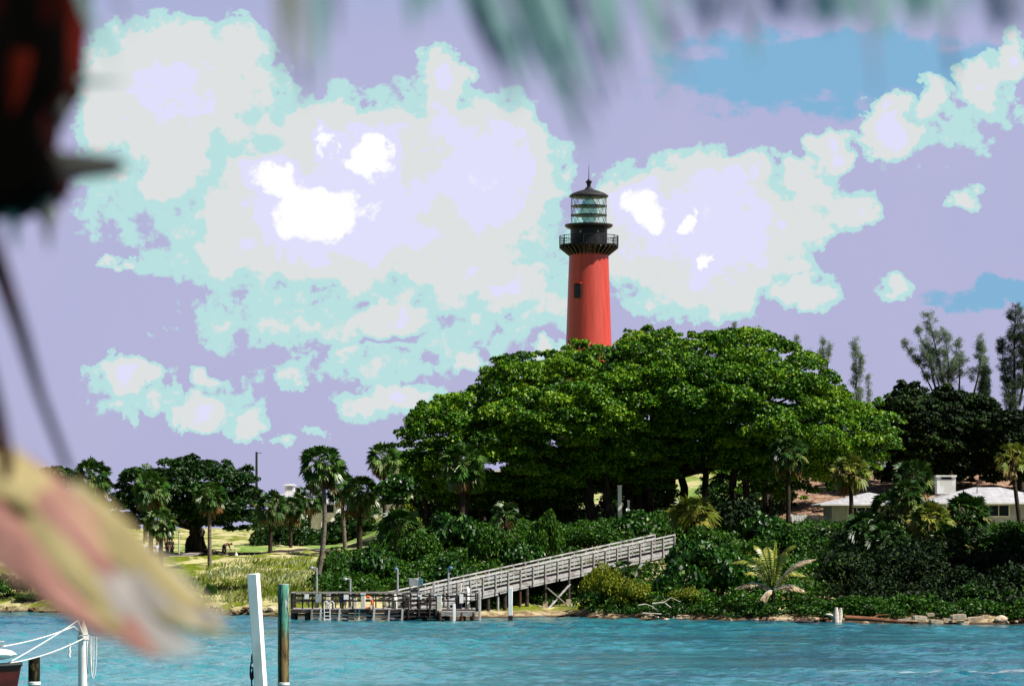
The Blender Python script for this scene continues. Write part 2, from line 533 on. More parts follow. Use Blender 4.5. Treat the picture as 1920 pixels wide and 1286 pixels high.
class MB:
    def __init__(s):
        s.v, s.f, s.sm = [], [], []

    def add(s, vs, fs, smooth=False):
        o = len(s.v)
        s.v += [tuple(v) for v in vs]
        s.f += [tuple(i + o for i in f) for f in fs]
        s.sm += [smooth] * len(fs)
        return s

    def box(s, c, d, rz=0.0, ry=0.0):
        m = Matrix.Rotation(rz, 3, 'Z') @ Matrix.Rotation(ry, 3, 'Y')
        c = Vector(c)
        vs = []
        for x in (-.5, .5):
            for y in (-.5, .5):
                for z in (-.5, .5):
                    vs.append(c + m @ Vector((x * d[0], y * d[1], z * d[2])))
        return s.add(vs, [(0, 1, 3, 2), (4, 6, 7, 5), (0, 4, 5, 1), (2, 3, 7, 6), (0, 2, 6, 4), (1, 5, 7, 3)])

    def beam(s, a, b, w, h, up=Vector((0, 0, 1))):
        a, b = Vector(a), Vector(b)
        d = (b - a).normalized()
        side = d.cross(up)
        if side.length < 1e-4:
            side = d.cross(Vector((0, 1, 0)))
        side.normalize()
        u = side.cross(d)
        vs = []
        for p in (a, b):
            for i, j in ((-1, -1), (1, -1), (1, 1), (-1, 1)):
                vs.append(p + side * (i * w / 2) + u * (j * h / 2))
        return s.add(vs, [(3, 2, 1, 0), (4, 5, 6, 7), (0, 1, 5, 4), (1, 2, 6, 5), (2, 3, 7, 6), (3, 0, 4, 7)])

    def tube(s, pts, rad, seg=8, cap=True):
        pts = [Vector(p) for p in pts]
        if not hasattr(rad, '__len__'):
            rad = [rad] * len(pts)
        vs, fs = [], []
        ref = None
        for i, p in enumerate(pts):
            t = (pts[min(i + 1, len(pts) - 1)] - pts[max(i - 1, 0)]).normalized()
            if ref is None:
                ref = t.orthogonal().normalized()
            ref = (ref - t * ref.dot(t))
            if ref.length < 1e-5:
                ref = t.orthogonal()
            ref.normalize()
            bi = t.cross(ref)
            for k in range(seg):
                a = 2 * math.pi * k / seg
                vs.append(p + (ref * math.cos(a) + bi * math.sin(a)) * rad[i])
        for i in range(len(pts) - 1):
            for k in range(seg):
                k2 = (k + 1) % seg
                fs.append((i * seg + k, i * seg + k2, (i + 1) * seg + k2, (i + 1) * seg + k))
        s.add(vs, fs, True)
        if cap:
            o = len(s.v) - len(vs)
            s.f.append(tuple(o + k for k in reversed(range(seg)))); s.sm.append(False)
            s.f.append(tuple(o + (len(pts) - 1) * seg + k for k in range(seg))); s.sm.append(False)
        return s

    def lathe(s, prof, seg=32, c=(0, 0, 0), smooth=True, rot=0.0):
        c = Vector(c)
        vs, fs = [], []
        for r, z in prof:
            for k in range(seg):
                a = 2 * math.pi * k / seg + rot
                vs.append(c + Vector((r * math.cos(a), r * math.sin(a), z)))
        for i in range(len(prof) - 1):
            for k in range(seg):
                k2 = (k + 1) % seg
                fs.append((i * seg + k, i * seg + k2, (i + 1) * seg + k2, (i + 1) * seg + k))
        fs.append(tuple(reversed(range(seg))))
        fs.append(tuple((len(prof) - 1) * seg + k for k in range(seg)))
        return s.add(vs, fs, smooth)

    def mesh(s, name):
        me = bpy.data.meshes.new(name)
        me.from_pydata([tuple(v) for v in s.v], [], s.f)
        me.polygons.foreach_set('use_smooth', s.sm)
        me.update()
        return me

    def build(s, name, mat, parent=None, loc=None, label=None, bevel=0.0, sharp=True):
        me = s.mesh(name)
        me.materials.append(mat)
        if bevel:
            bm = bmesh.new()
            bm.from_mesh(me)
            es = [e for e in bm.edges if len(e.link_faces) == 2 and e.calc_face_angle(0) > 1.0]
            bmesh.ops.bevel(bm, geom=es, offset=bevel, segments=1, affect='EDGES')
            bm.to_mesh(me)
            bm.free()
        if sharp:
            try:
                me.set_sharp_from_angle(angle=R(40))
            except Exception:
                pass
        return link(name, me, None, parent, loc, label)


def unit(a):
    return a / np.maximum(np.linalg.norm(a, axis=-1, keepdims=True), 1e-9)


def leaf_quads(Pn, Nn, size, width, rng, along=None):
    """rhombic leaves: centres, facing normals, lengths, half-width ratio"""
    n = len(Pn)
    t = rng.normal(size=(n, 3)) if along is None else along
    t = unit(t - Nn * np.sum(t * Nn, 1, keepdims=True))
    bt = np.cross(Nn, t)
    size = np.broadcast_to(size, (n,))[:, None]
    w = np.broadcast_to(width, (n,))[:, None]
    sag = Nn * size * .12
    v = np.stack([Pn - t * size * .5, Pn + bt * size * w * .5 + sag, Pn + t * size * .5, Pn - bt * size * w * .5 + sag], 1).reshape(-1, 3)
    q = np.arange(n * 4).reshape(n, 4)
    return v, q


def puff_points(cs, rs, per, rng, squash=.75, inner=.15):
    """leaf centres and normals spread over the shells of many small lumps"""
    Ps, Ns = [], []
    for c, r, k in zip(cs, rs, per):
        d = unit(rng.normal(size=(k, 3)))
        d[:, 2] = np.where(d[:, 2] < -.25, -d[:, 2] * .7, d[:, 2])
        d = unit(d)
        # lumps on lumps
        ph = rng.uniform(0, 6.28, 6)
        lump = 1 + .16 * np.sin(4 * d[:, 0] + ph[0]) * np.sin(4 * d[:, 1] + ph[1]) + .10 * np.sin(9 * d[:, 2] + ph[2]) * np.sin(8 * d[:, 0] + ph[3])
        rad = r * lump * np.where(rng.random(k) < inner, rng.uniform(.3, .9, k), rng.uniform(.86, 1.05, k))
        p = d * rad[:, None] * np.array([1, 1, squash]) + np.asarray(c)
        Ps.append(p)
        Ns.append(unit(d * .45 + rng.normal(size=(k, 3)) * .75 + np.array([0, 0, .35])))
    return np.concatenate(Ps), np.concatenate(Ns)


# ------------------------------------------------------------------ terrain
SHORE = [(-400, 231), (0, 227), (200, 224), (400, 219), (560, 214), (700, 212), (860, 211), (950, 212), (1060, 214.5), (1085, 213), (1110, 210), (1300, 206), (1600, 201), (1920, 197), (2400, 192)]
LEFT = [(0, 0), (1.0, .5), (3, .95), (25, 2.9), (40, 3.75), (60, 4.2), (120, 5.0), (250, 5.8), (3000, 6.0)]
RIGHT = [(0, 0), (1.0, .35), (4, .7), (9, 1.2), (15, 2.3), (40, 5.5), (62, 5.9), (95, 10.6), (150, 13), (220, 13.5), (420, 8), (3000, 6)]


def lerp(tab, x):
    xs, ys = zip(*tab)
    return np.interp(x, xs, ys)


def sstep(a, b, x):
    t = np.clip((x - a) / (b - a), 0, 1)
    return t * t * (3 - 2 * t)


def ground(x, Y):
    px = np.asarray(x) / np.maximum(Y, 30) * F + 960
    u = np.asarray(Y) - lerp(SHORE, px)
    w = sstep(600, 880, px)
    z = (1 - w) * lerp(LEFT, u) + w * lerp(RIGHT, u)
    z = z + np.where(u > 4, .12 * np.sin(x * .9 + Y * .31) * np.sin(Y * .6) + .07 * np.sin(x * 2.1 - Y * 1.3), 0)
    z = z + np.where(np.abs(u) < 5, .12 * np.sin(x * 1.7) * np.sin(x * .63 + 1), 0)
    return np.where(u < 0, np.maximum(u * .25, -6), z)


def gz(x, Y):
    return float(ground(x, Y))


def solveY(px, py, lo=198, hi=500):
    """distance at which the sight line through a photo pixel meets the ground"""
    Y = lo
    while Y < hi:
        if py2z(py, Y) <= gz(px2x(px, Y), Y):
            return Y
        Y += .25
    return hi


def base_at(px, Y):
    x = px2x(px, Y)
    return Vector((x, Y, gz(x, Y)))


def axis(*segs):
    out = []
    for a, b_, st in segs:
        out += list(np.arange(a, b_, st))
    out.append(segs[-1][1])
    return np.array(out)


def grid_mesh(name, xs, ys, zf):
    X, Yg = np.meshgrid(xs, ys)
    Z = zf(X, Yg)
    v = np.stack([X, Yg, Z], -1).reshape(-1, 3)
    nx, ny = len(xs), len(ys)
    i = np.arange(nx * ny).reshape(ny, nx)
    q = np.stack([i[:-1, :-1], i[:-1, 1:], i[1:, 1:], i[1:, :-1]], -1).reshape(-1, 4)
    return np_mesh(name, v, q, smooth=True)


def mat_ground():
    m, b, out = new_mat('ground')
    g = b.n('ShaderNodeNewGeometry')
    pos = g.outputs['Position']
    x, y, z = b.sep(pos)
    n1 = b.noise(pos, .16, 5, .6)
    n2 = b.noise(pos, 1.6, 5, .65)
    n3 = b.noise(b.vm('MULTIPLY', pos, (1, .35, 1)), .55, 4, .6)
    straw = b.mix(b.step(n2, .35, .65), (.32, .29, .13, 1), (.46, .42, .23, 1))
    olive = b.mix(b.step(n2, .35, .65), (.07, .11, .006, 1), (.16, .18, .012, 1))
    lawn = b.mix(b.step(n2, .35, .7), (.10, .2, .03, 1), (.24, .3, .10, 1))
    col = b.mix(b.step(b.m('ADD', n1, b.m('MULTIPLY_ADD', n3, .5, -.25)), .47, .56), straw, olive)
    # mown, greener strip farther back on the left
    far = b.m('MULTIPLY', b.step(y, 268, 276), b.step(b.m('SUBTRACT', 0, y), -330, -300))
    col = b.mix(b.m('MULTIPLY', far, b.step(n1, .42, .55)), col, lawn)
    # dry brown leaf litter on the hill behind the house
    px = b.m('DIVIDE', x, y)
    hill = b.m('MULTIPLY', b.step(px, .075, .09), b.step(y, 255, 262))
    brown = b.mix(b.step(n2, .38, .6), (.10, .05, .035, 1), (.34, .22, .15, 1))
    col = b.mix(hill, col, brown)
    sand = b.mix(b.step(n2, .4, .6), (.14, .09, .05, 1), (.36, .28, .18, 1))
    rt = b.step(x, -8, 2)
    sand = b.mix(rt, b.mix(b.step(n2, .4, .6), (.10, .10, .03, 1), (.24, .2, .12, 1)), sand)
    col = b.mix(b.step(b.m('ADD', z, b.m('MULTIPLY_ADD', n2, .8, -.4)), .62, .3), col, sand)
    wet = b.step(z, .22, .08)
    col = b.mix(wet, col, (.05, .035, .022, 1))
    p = b.n('ShaderNodeBsdfPrincipled')
    b.put(p.inputs['Base Color'], col)
    p.inputs['Roughness'].default_value = .95
    p.inputs['Specular IOR Level'].default_value = .1
    bp = b.n('ShaderNodeBump')
    bp.inputs['Strength'].default_value = .7
    bp.inputs['Distance'].default_value = .15
    b.put(bp.inputs['Height'], b.noise(pos, 3.0, 6, .7))
    b.put(p.inputs['Normal'], bp.outputs[0])
    b.nt.links.new(p.outputs[0], out.inputs[0])
    return m


xs = axis((-4000, -800, 400), (-800, -120, 40), (-120, -60, 4), (-60, 60, .6), (60, 120, 4), (120, 800, 40), (800, 4000, 400))
ys = axis((150, 185, 7), (185, 240, .5), (240, 330, 1), (330, 520, 6), (520, 1500, 60), (1500, 9000, 500))
o = link('ground', grid_mesh('ground', xs, ys, ground), mat_ground())
props(o, kind='structure')

rngw = np.random.default_rng(5)
WAVES = []
for i in range(60):
    lam = float(np.exp(rngw.uniform(math.log(.6), math.log(4))))
    ang = rngw.normal(.75, .75)
    k = 2 * math.pi / lam
    WAVES.append((k * math.cos(ang), k * math.sin(ang), rngw.uniform(0, 6.28), .0060 * lam ** .75))


def water_z(X, Yg):
    z = np.zeros_like(X)
    for kx, ky, ph, a in WAVES:
        s = np.sin(kx * X + ky * Yg + ph)
        z += a * (s + .35 * s * s)
    fade = np.exp(-np.maximum(0, np.maximum(np.abs(X) - 45, np.maximum(70 - Yg, Yg - 232))) / 6)
    gust = .75 + .5 * np.sin(X * .11 + Yg * .07) * np.sin(X * .05 - Yg * .13 + 1)
    return z * fade * gust


def mat_water():
    m, b, out = new_mat('water')
    g = b.n('ShaderNodeNewGeometry')
    pos = g.outputs['Position']
    x, y, z = b.sep(pos)
    sp = b.vm('MULTIPLY', pos, (.55, 1, 1))
    r1 = b.noise(b.vm('MULTIPLY', pos, (1.5, .42, 1)), 1.7, 4, .6, 0)
    r2 = b.noise(b.vm('MULTIPLY', pos, (1.4, .5, 1)), 4.2, 4, .65, 0)
    rid = lambda q: b.m('SUBTRACT', 1.0, b.m('ABSOLUTE', b.m('MULTIPLY_ADD', q, 4.0, -2.0)))
    n1 = b.m('ADD', b.m('MULTIPLY', rid(r1), .36), b.m('MULTIPLY', rid(r2), .30))
    n2 = b.noise(b.vm('MULTIPLY', pos, (.25, .6, 1)), .35, 4, .6, .5)
    deep = b.mix(b.step(n2, .35, .65), (.004, .075, .125, 1), (.022, .19, .235, 1))
    # milky shallows towards the near left
    sh = b.m('MULTIPLY', b.step(b.m('SUBTRACT', 0, x), -14, 14), b.step(b.m('SUBTRACT', 0, y), -205, -150))
    col = b.mix(b.m('MULTIPLY', sh, .5), deep, (.08, .34, .36, 1))
    # foam of a passing wake
    fn = b.noise(b.vm('MULTIPLY', pos, (.55, .8, 1)), 1.6, 7, .75, .2)
    yline = b.m('ADD', 131.5, b.m('MULTIPLY', b.m('SUBTRACT', x, 15), -.09))
    band = b.step(b.m('ABSOLUTE', b.m('SUBTRACT', y, yline)), 3.2, .2)
    band = b.m('MULTIPLY', band, b.step(x, 3, 17))
    foam = b.m('MULTIPLY', b.step(b.m('MULTIPLY', band, fn), .34, .75), .6)
    tiny = b.step(b.noise(b.vm('MULTIPLY', pos, (.6, 1.6, 1)), 1.9, 5, .75), .735, .775)
    foam = b.m('MAXIMUM', foam, b.m('MULTIPLY', tiny, .6))
    col = b.mix(foam, col, (.8, .84, .86, 1))
    p = b.n('ShaderNodeBsdfPrincipled')
    b.put(p.inputs['Base Color'], col)
    b.put(p.inputs['Roughness'], b.m('MULTIPLY_ADD', foam, .5, .06))
    p.inputs['IOR'].default_value = 1.4
    bp = b.n('ShaderNodeBump')
    gust = b.noise(b.vm('MULTIPLY', pos, (.05, .22, 1)), 1.0, 4, .6, .6)
    b.put(bp.inputs['Strength'], b.m('MULTIPLY_ADD', b.step(gust, .34, .60), .55, .2))
    bp.inputs['Distance'].default_value = .16
    b.put(bp.inputs['Height'], n1)
    b.put(p.inputs['Normal'], bp.outputs[0])
    b.nt.links.new(p.outputs[0], out.inputs[0])
    return m


xs = axis((-6000, -600, 600), (-600, -60, 30), (-60, -44, 2), (-44, 44, .22), (44, 60, 2), (60, 600, 30), (600, 6000, 600))
ys = axis((-3000, -200, 400), (-200, 60, 20), (60, 112, 1), (112, 234, .24), (234, 300, 6), (300, 1500, 120), (1500, 9000, 1500))
o = link('water', grid_mesh('water', xs, ys, water_z), mat_water())
props(o, kind='structure')

# path with a dark kerb across the left lawn
mp = mat_noise('path', (.24, .22, .19), (.36, .33, .29), 2, .9, .1)
mk = mat_noise('path_kerb', (.03, .027, .024), (.07, .06, .055), 2, .9, .1)
pts = []
for px, py in ((120, 1050), (220, 1046), (300, 1044), (370, 1042), (450, 1040), (540, 1036), (600, 1030)):
    Y = solveY(px, py)
    pts.append(base_at(px, Y))
pv, pf = MB(), MB()
fine = []
for a, c in zip(pts[:-1], pts[1:]):
    for k in range(6):
        fine.append(a.lerp(c, k / 6))
for a, c in zip(fine[:-1], fine[1:]):
    a1 = Vector((a.x, a.y, gz(a.x, a.y) + .10)); c1 = Vector((c.x, c.y, gz(c.x, c.y) + .10))
    pf.beam(a1, c1, .22, .24)
    a2 = Vector((a.x, a.y + 1.2, gz(a.x, a.y + 1.2) + .05)); c2 = Vector((c.x, c.y + 1.2, gz(c.x, c.y + 1.2) + .05))
    pv.beam(a2, c2, 2.0, .08)
props(pv.build('path', mp), kind='structure')
props(pf.build('path_kerb', mk), kind='structure')

exec_later = []


# ------------------------------------------------------------------ lighthouse
def build_lighthouse():
    Y = 350.0
    s = Y / F
    X0 = px2x(1104, Y)
    z0 = 9.0
    t = thing('lighthouse', 'tall red lighthouse with black lantern gallery rising behind the spreading tree', 'lighthouse', (X0, Y, z0))
    Z = lambda py: py2z(py, Y) - z0
    r = lambda w: w * s / 2
    # red shaft
    zb, zt = 0.0, Z(473)
    r_top, r651, z651 = r(73.5), r(86), Z(651)
    slope = (r651 - r_top) / (zt - z651)
    prof = []
    for i in range(29):
        z = zb + (zt - zb) * i / 28
        prof.append((r_top + slope * (zt - z) * (1 + .15 * max(0, (z651 - z) / 10)), z))
    MB().lathe(prof, 64).build('tower', M['tower'], t)
    # dark bracket courses, gallery floor
    bk = MB().lathe([(r(74.5), Z(476)), (r(76), Z(473)), (r(80), Z(471)), (r(86), Z(468)), (r(98), Z(465)), (r(108), Z(462.5))], 48)
    for k in range(32):
        a = 2 * math.pi * k / 32
        d = Vector((math.cos(a), math.sin(a), 0))
        bk.beam(d * r(73) + Vector((0, 0, Z(478))), d * r(109) + Vector((0, 0, Z(463.5))), .16, .26)
    bk.build('bracket', M['black_paint'], t)
    MB().lathe([(r(106), Z(462.4)), (r(113), Z(462.2)), (r(113), Z(459.5)), (r(106), Z(459.3))], 16, rot=math.pi / 16, smooth=False).build('gallery', M['black_paint'], t)
    # watch room drum
    MB().lathe([(r(69), Z(459.2)), (r(69), Z(431)), (r(70), Z(430.8)), (r(70), Z(428))], 48).build('watch_room', M['black_paint'], t)
    for a in (R(-62), R(-118)):
        d = Vector((math.cos(a), math.sin(a), 0))
        MB().box(d * r(69.3) + Vector((0, 0, Z(437))), (.05, .2, .24), a).build('vent_cover', M['steel'], t)
    # railing: 16 sided
    n = 16
    rp = r(111)
    rail = MB()
    cs = [Vector((rp * math.cos(2 * math.pi * (k + .5) / n), rp * math.sin(2 * math.pi * (k + .5) / n), 0)) for k in range(n)]
    for k in range(n):
        a, c = cs[k], cs[(k + 1) % n]
        for py, w in ((443.5, .07), (449, .035), (454, .035)):
            rail.beam(a + Vector((0, 0, Z(py))), c + Vector((0, 0, Z(py))), w, w)
        for j in range(1, 4):
            q = a.lerp(c, j / 4)
            rail.beam(q + Vector((0, 0, Z(459.2))), q + Vector((0, 0, Z(443.6))), .03, .03)
    rail.build('railing', M['black_paint'], t)
    for k in range(n):
        p = MB()
        a = cs[k]
        p.beam(a + Vector((0, 0, Z(459.2))), a + Vector((0, 0, Z(442.6))), .10, .10)
        p.build('railing_post', M['black_paint'], t)
    # upper ledge
    MB().lathe([(r(68), Z(430)), (r(80), Z(428)), (r(89), Z(425)), (r(90), Z(423)), (r(90), Z(421.6)), (r(70), Z(421.2)), (r(66), Z(420))], 48).build('upper_ledge', M['black_paint'], t)
    # lantern: glass, lattice bars, rings, lens
    zt_, zb_ = Z(370.5), Z(420)
    g = MB()
    seg = 48
    vs, fs = [], []
    for z in (zb_, zt_):
        for k in range(seg):
            a = 2 * math.pi * k / seg
            vs.append((r(65) * math.cos(a), r(65) * math.sin(a), z))
    for k in range(seg):
        fs.append((k, (k + 1) % seg, seg + (k + 1) % seg, seg + k))
    g.add(vs, fs, True)
    g.build('lantern_glass', M['glass'], t)
    rr = r(67)
    lat = MB()
    n = 10
    zs = [zb_ + (zt_ - zb_) * i / 3 for i in range(4)]
    pt = lambda k, z: Vector((rr * math.cos(2 * math.pi * k / n + .1), rr * math.sin(2 * math.pi * k / n + .1), z))
    for i in range(3):
        for k in range(n):
            o_ = .5 * (i % 2)
            mid = (zs[i] + zs[i + 1]) / 2
            lat.beam(pt(k + o_, zs[i]), pt(k + o_ + .5, zs[i + 1]), .034, .034)
            lat.beam(pt(k + o_, zs[i]), pt(k + o_ - .5, zs[i + 1]), .034, .034)
    lat.build('lattice', M['black_paint'], t)
    for py in (387, 404):
        z = Z(py)
        MB().lathe([(r(66), z - .035), (r(68.5), z - .035), (r(68.5), z + .035), (r(66), z + .035)], 48).build('glazing_ring', M['black_paint'], t)
    MB().lathe([(r(14), Z(419.8)), (r(24), Z(414)), (r(30), Z(405)), (r(33), Z(396)), (r(31), Z(386)), (r(24), Z(378)), (r(12), Z(372))], 24).build('lens', M['lens'], t)
    # roof and ventilator
    roof = MB().lathe([(r(67), Z(370.6)), (r(73), Z(369.8)), (r(73.5), Z(367.5)), (r(72), Z(366.6)), (r(60), Z(362.8)), (r(40), Z(359)), (r(20), Z(356)), (r(15), Z(355)), (r(14), Z(353))], 48)
    ro = roof.build('roof', M['dark_metal'], t)
    v = MB().lathe([(r(14), Z(354)), (r(12), Z(352.5)), (r(7), Z(351)), (r(7.5), Z(346)), (r(12), Z(341.5)), (r(13), Z(340.5)), (r(9), Z(339.8)), (r(4), Z(337)), (r(2), Z(335))], 20)
    v.build('ventilator', M['black_paint'], ro)
    MB().tube([(0, 0, Z(336)), (0, 0, Z(310))], [.05, .018], 6).build('lightning_rod', M['black_paint'], ro)
    # window, on the shaded left front
    zc = Z(548)
    rad = r_top + slope * (zt - zc)
    a = math.asin((1083.3 - 1104) * s / rad)
    d = Vector((math.sin(a), -math.cos(a), 0))
    rz = a
    w = MB().box(d * (rad - .02) + Vector((0, 0, zc)), (.80, .5, 1.62), rz)
    wf = w.build('window', M['black_paint'], t)
    pane = MB().box(d * (rad + .235) + Vector((0, 0, zc - .02)), (.46, .03, 1.2), rz)
    pane.build('pane', M['glass_dark'], wf)
    mb = MB()
    mb.box(d * (rad + .262) + Vector((0, 0, zc + .05)), (.5, .03, .06), rz)
    mb.box(d * (rad + .263) + Vector((0, 0, zc - .02)), (.05, .03, 1.2), rz)
    mb.build('glazing_bar', M['black_paint'], wf)
    hd = MB().box(d * (rad + .12) + Vector((0, 0, zc + .87)), (1.0, .7, .1), rz)
    hd.build('lintel', M['tower'], wf)


build_lighthouse()


# ------------------------------------------------------------------ white house on the right
def hip_roof(x0, x1, y0, y1, ze, zr, th=.16, over=.0):
    """hipped roof solid: eave rectangle, ridge along the longer side"""
    m = MB()
    w, d = x1 - x0, y1 - y0
    k = min(w, d) / 2
    if w >= d:
        ra, rb = (x0 + k, (y0 + y1) / 2, zr), (x1 - k, (y0 + y1) / 2, zr)
    else:
        ra, rb = ((x0 + x1) / 2, y0 + k, zr), ((x0 + x1) / 2, y1 - k, zr)
    e = [(x0, y0, ze), (x1, y0, ze), (x1, y1, ze), (x0, y1, ze)]
    b_ = [(x0, y0, ze - th), (x1, y0, ze - th), (x1, y1, ze - th), (x0, y1, ze - th)]
    vs = e + b_ + [ra, rb]
    if w >= d:
        fs = [(0, 1, 9, 8), (1, 2, 9), (2, 3, 8, 9), (3, 0, 8)]
    else:
        fs = [(0, 1, 8), (1, 2, 9, 8), (2, 3, 9), (3, 0, 8, 9)]
    fs += [(4, 5, 1, 0), (5, 6, 2, 1), (6, 7, 3, 2), (7, 4, 0, 3), (7, 6, 5, 4)]
    m.add(vs, fs)
    return m


def build_house():
    Y = 252.0
    X = lambda px: px2x(px, Y)
    zg = 5.0
    t = thing('house', 'low white stucco house with hipped white roof among the palms on the right', 'house', (X(1800), Y, zg))
    ox, oy = X(1800), Y
    L = lambda px: X(px) - ox
    Z = lambda py: py2z(py, Y) - zg
    # main block
    wm = MB()
    x0, x1 = L(1745), L(1985)
    ztop = Z(944)
    wm.box(((x0 + x1) / 2, 4.2, ztop / 2), (x1 - x0, 8.0, ztop))
    x2, x3 = L(1562), L(1735)
    zt2 = Z(947)
    wm.box(((x2 + x3) / 2, 4.4, zt2 / 2), (x3 - x2, 7.0, zt2))
    wm.build('wall', M['stucco'], t)
    rf = hip_roof(L(1726), L(2005), -.8, 9.2, Z(942.5), Z(912)).build('roof', M['roofing'], t)
    hip_roof(L(1538), L(1742), -.1, 8.6, Z(945), Z(922)).build('wing_roof', M['roofing'], t)
    for gx0, gx1, gy, gz_ in ((L(1726), L(2005), -.86, Z(943.5)), (L(1538), L(1742), -.16, Z(946))):
        MB().beam((gx0, gy, gz_), (gx1, gy, gz_), .10, .11).build('gutter', M['white'], rf)
    MB().tube([(L(1840), 2.2, Z(926)), (L(1840), 2.2, Z(913))], .06, 8).build('vent_pipe', M['steel'], rf)
    ch = MB()
    cx, cw = L(1784), 1.55
    ch.box((cx, 3.6, (Z(925) + Z(897.5)) / 2), (cw, 1.3, Z(897.5) - Z(925)))
    for sx_ in (-1, 1):
        for sy_ in (-1, 1):
            ch.box((cx + sx_ * (cw / 2 - .17), 3.6 + sy_ * .5, Z(894.6)), (.34, .3, Z(892) - Z(897.4)))
    ch.box((cx, 3.6, Z(891)), (cw + .16, 1.46, .14))
    ch.build('chimney', M['white'], rf)
    fl = MB().box((cx, 3.6, Z(894.6)), (cw - .5, .6, Z(892.6) - Z(897)))
    fl.build('flue', M['dark_metal'], rf)

    def window(px0, px1, py0, py1, yf, name='window', bars=1):
        a, c, zl, zh = L(px0), L(px1), Z(py1), Z(py0)
        fr = MB()
        for (bx, bz, bw, bh) in (((a + c) / 2, zh, c - a + .12, .1), ((a + c) / 2, zl, c - a + .12, .1), (a, (zl + zh) / 2, .1, zh - zl - .1), (c, (zl + zh) / 2, .1, zh - zl - .1)):
            fr.box((bx, yf, bz), (bw, .14, bh))
        f = fr.build('window', M['white'], t)
        MB().box(((a + c) / 2, yf + .015, (zl + zh) / 2), (c - a - .1, .06, zh - zl - .1)).build('pane', M['glass_dark'], f)
        for k in range(1, bars + 1):
            x = a + (c - a) * k / (bars + 1)
            MB().box((x, yf - .035, (zl + zh) / 2), (.06, .06, zh - zl - .1)).build('glazing_bar', M['white'], f)
    window(1853, 1893, 946, 968, .17)
    window(1775, 1800, 949, 968, .17)
    window(1930, 1962, 946, 968, .17)
    window(1592, 1642, 950, 966, .87, bars=2)
    dr = MB().box((L(1700), .86, Z(980)), (.95, .1, 2.0))
    d_ = dr.build('door', M['wood_pale'], t)
    MB().box((L(1707), .79, Z(980)), (.06, .05, .12)).build('handle', M['dark_metal'], d_)


build_house()


def build_white_fence():
    Y = 256.0
    a, c = P(1484, 985, Y), P(1562, 985, Y)
    t = thing('white_fence', 'short white board fence left of the house under the palms', 'fence', (a.x, Y, a.z))
    w = c.x - a.x
    h = (985 - 965) * Y / F
    m = MB()
    n = 16
    for k in range(n):
        m.box(((k + .5) * w / n, 0, h / 2), (w / n - .03, .04, h - .06 * (k % 2)))
    m.box((w / 2, .05, h * .3), (w, .05, .1))
    m.box((w / 2, .05, h * .8), (w, .05, .1))
    m.build('panel', M['white'], t)
    for k in range(4):
        MB().box((k * w / 3, .13, h / 2 - .5), (.11, .11, h + 1.1)).build('post', M['white'], t)


build_white_fence()


def build_far_house():
    """white building glimpsed between the palms on the left"""
    Y = 330.0
    X = lambda px: px2x(px, Y)
    zg = float(ground(X(600), Y))
    t = thing('far_building', 'white building with a porch half hidden behind the middle palms', 'building', (X(600), Y, zg))
    L = lambda px: X(px) - X(600)
    Z = lambda py: py2z(py, Y) - zg
    MB().box(((L(576) + L(634)) / 2, 4, Z(945) / 2 ), (L(634) - L(576), 6, Z(945))).build('wall', M['white'], t)
    hip_roof(L(570), L(640), -.3, 7.8, Z(943), Z(933)).build('roof', M['roofing'], t)
    m = MB()
    for px in (578, 604, 632):
        m.box((L(px), .3, Z(945) / 2), (.22, .22, Z(945) - .02))
    m.build('porch_column', M['white'], t)
    m = MB()
    m.box(((L(576) + L(634)) / 2, .55, Z(965)), (L(634) - L(576), .1, .5))
    m.build('porch_railing', M['white'], t)
    for px in (592, 616):
        f = MB().box((L(px), .96, Z(953)), (.95, .08, .9)).build('window', M['dark_metal'], t)
        MB().box((L(px), .91, Z(953)), (.8, .05, .76)).build('pane', M['glass_dark'], f)
    # lookout on a second roof farther back
    Y2 = 380.0
    X2 = lambda px: px2x(px, Y2)
    zg2 = float(ground(X2(540), Y2))
    t = thing('lookout_building', 'pale building with a small square rooftop lookout above the palm tops', 'building', (X2(540), Y2, zg2))
    Z2 = lambda py: py2z(py, Y2) - zg2
    MB().box((0, 3, Z2(935) / 2), (4.5, 5, Z2(935))).build('wall', M['white'], t)
    hip_roof(-2.6, 2.6, .1, 5.9, Z2(933), Z2(922)).build('roof', M['roofing'], t)
    lk = MB().box((0, 3, (Z2(924) + Z2(910)) / 2), (1.15, 1.15, Z2(910) - Z2(930))).build('lookout', M['white'], t)
    MB().box((.05, 2.42, Z2(914)), (.6, .06, .45)).build('louvre', M['stucco'], lk)
    MB().box((0, 3, Z2(909)), (1.5, 1.5, .12)).build('lookout_roof', M['white'], lk)
    Y3 = 340.0
    X3 = lambda px: px2x(px, Y3)
    zg3 = float(ground(X3(712), Y3))
    t = thing('roofed_shed', 'white low roof glimpsed beside the slim palm left of the spreading tree', 'shed', (X3(714), Y3, zg3))
    zz = py2z(946, Y3) - zg3
    if zz < 1.2: zz = 1.6
    MB().box((0, 2, zz / 2), (2.6, 3, zz)).build('wall', M['white'], t)
    hip_roof(-1.6, 1.6, .2, 3.8, zz + .15, zz + .75).build('roof', M['roofing'], t)


build_far_house()


# ------------------------------------------------------------------ ramp
RP0, RP1 = P(756, 1141, 208.2), P(1262, 1029, 226.0)


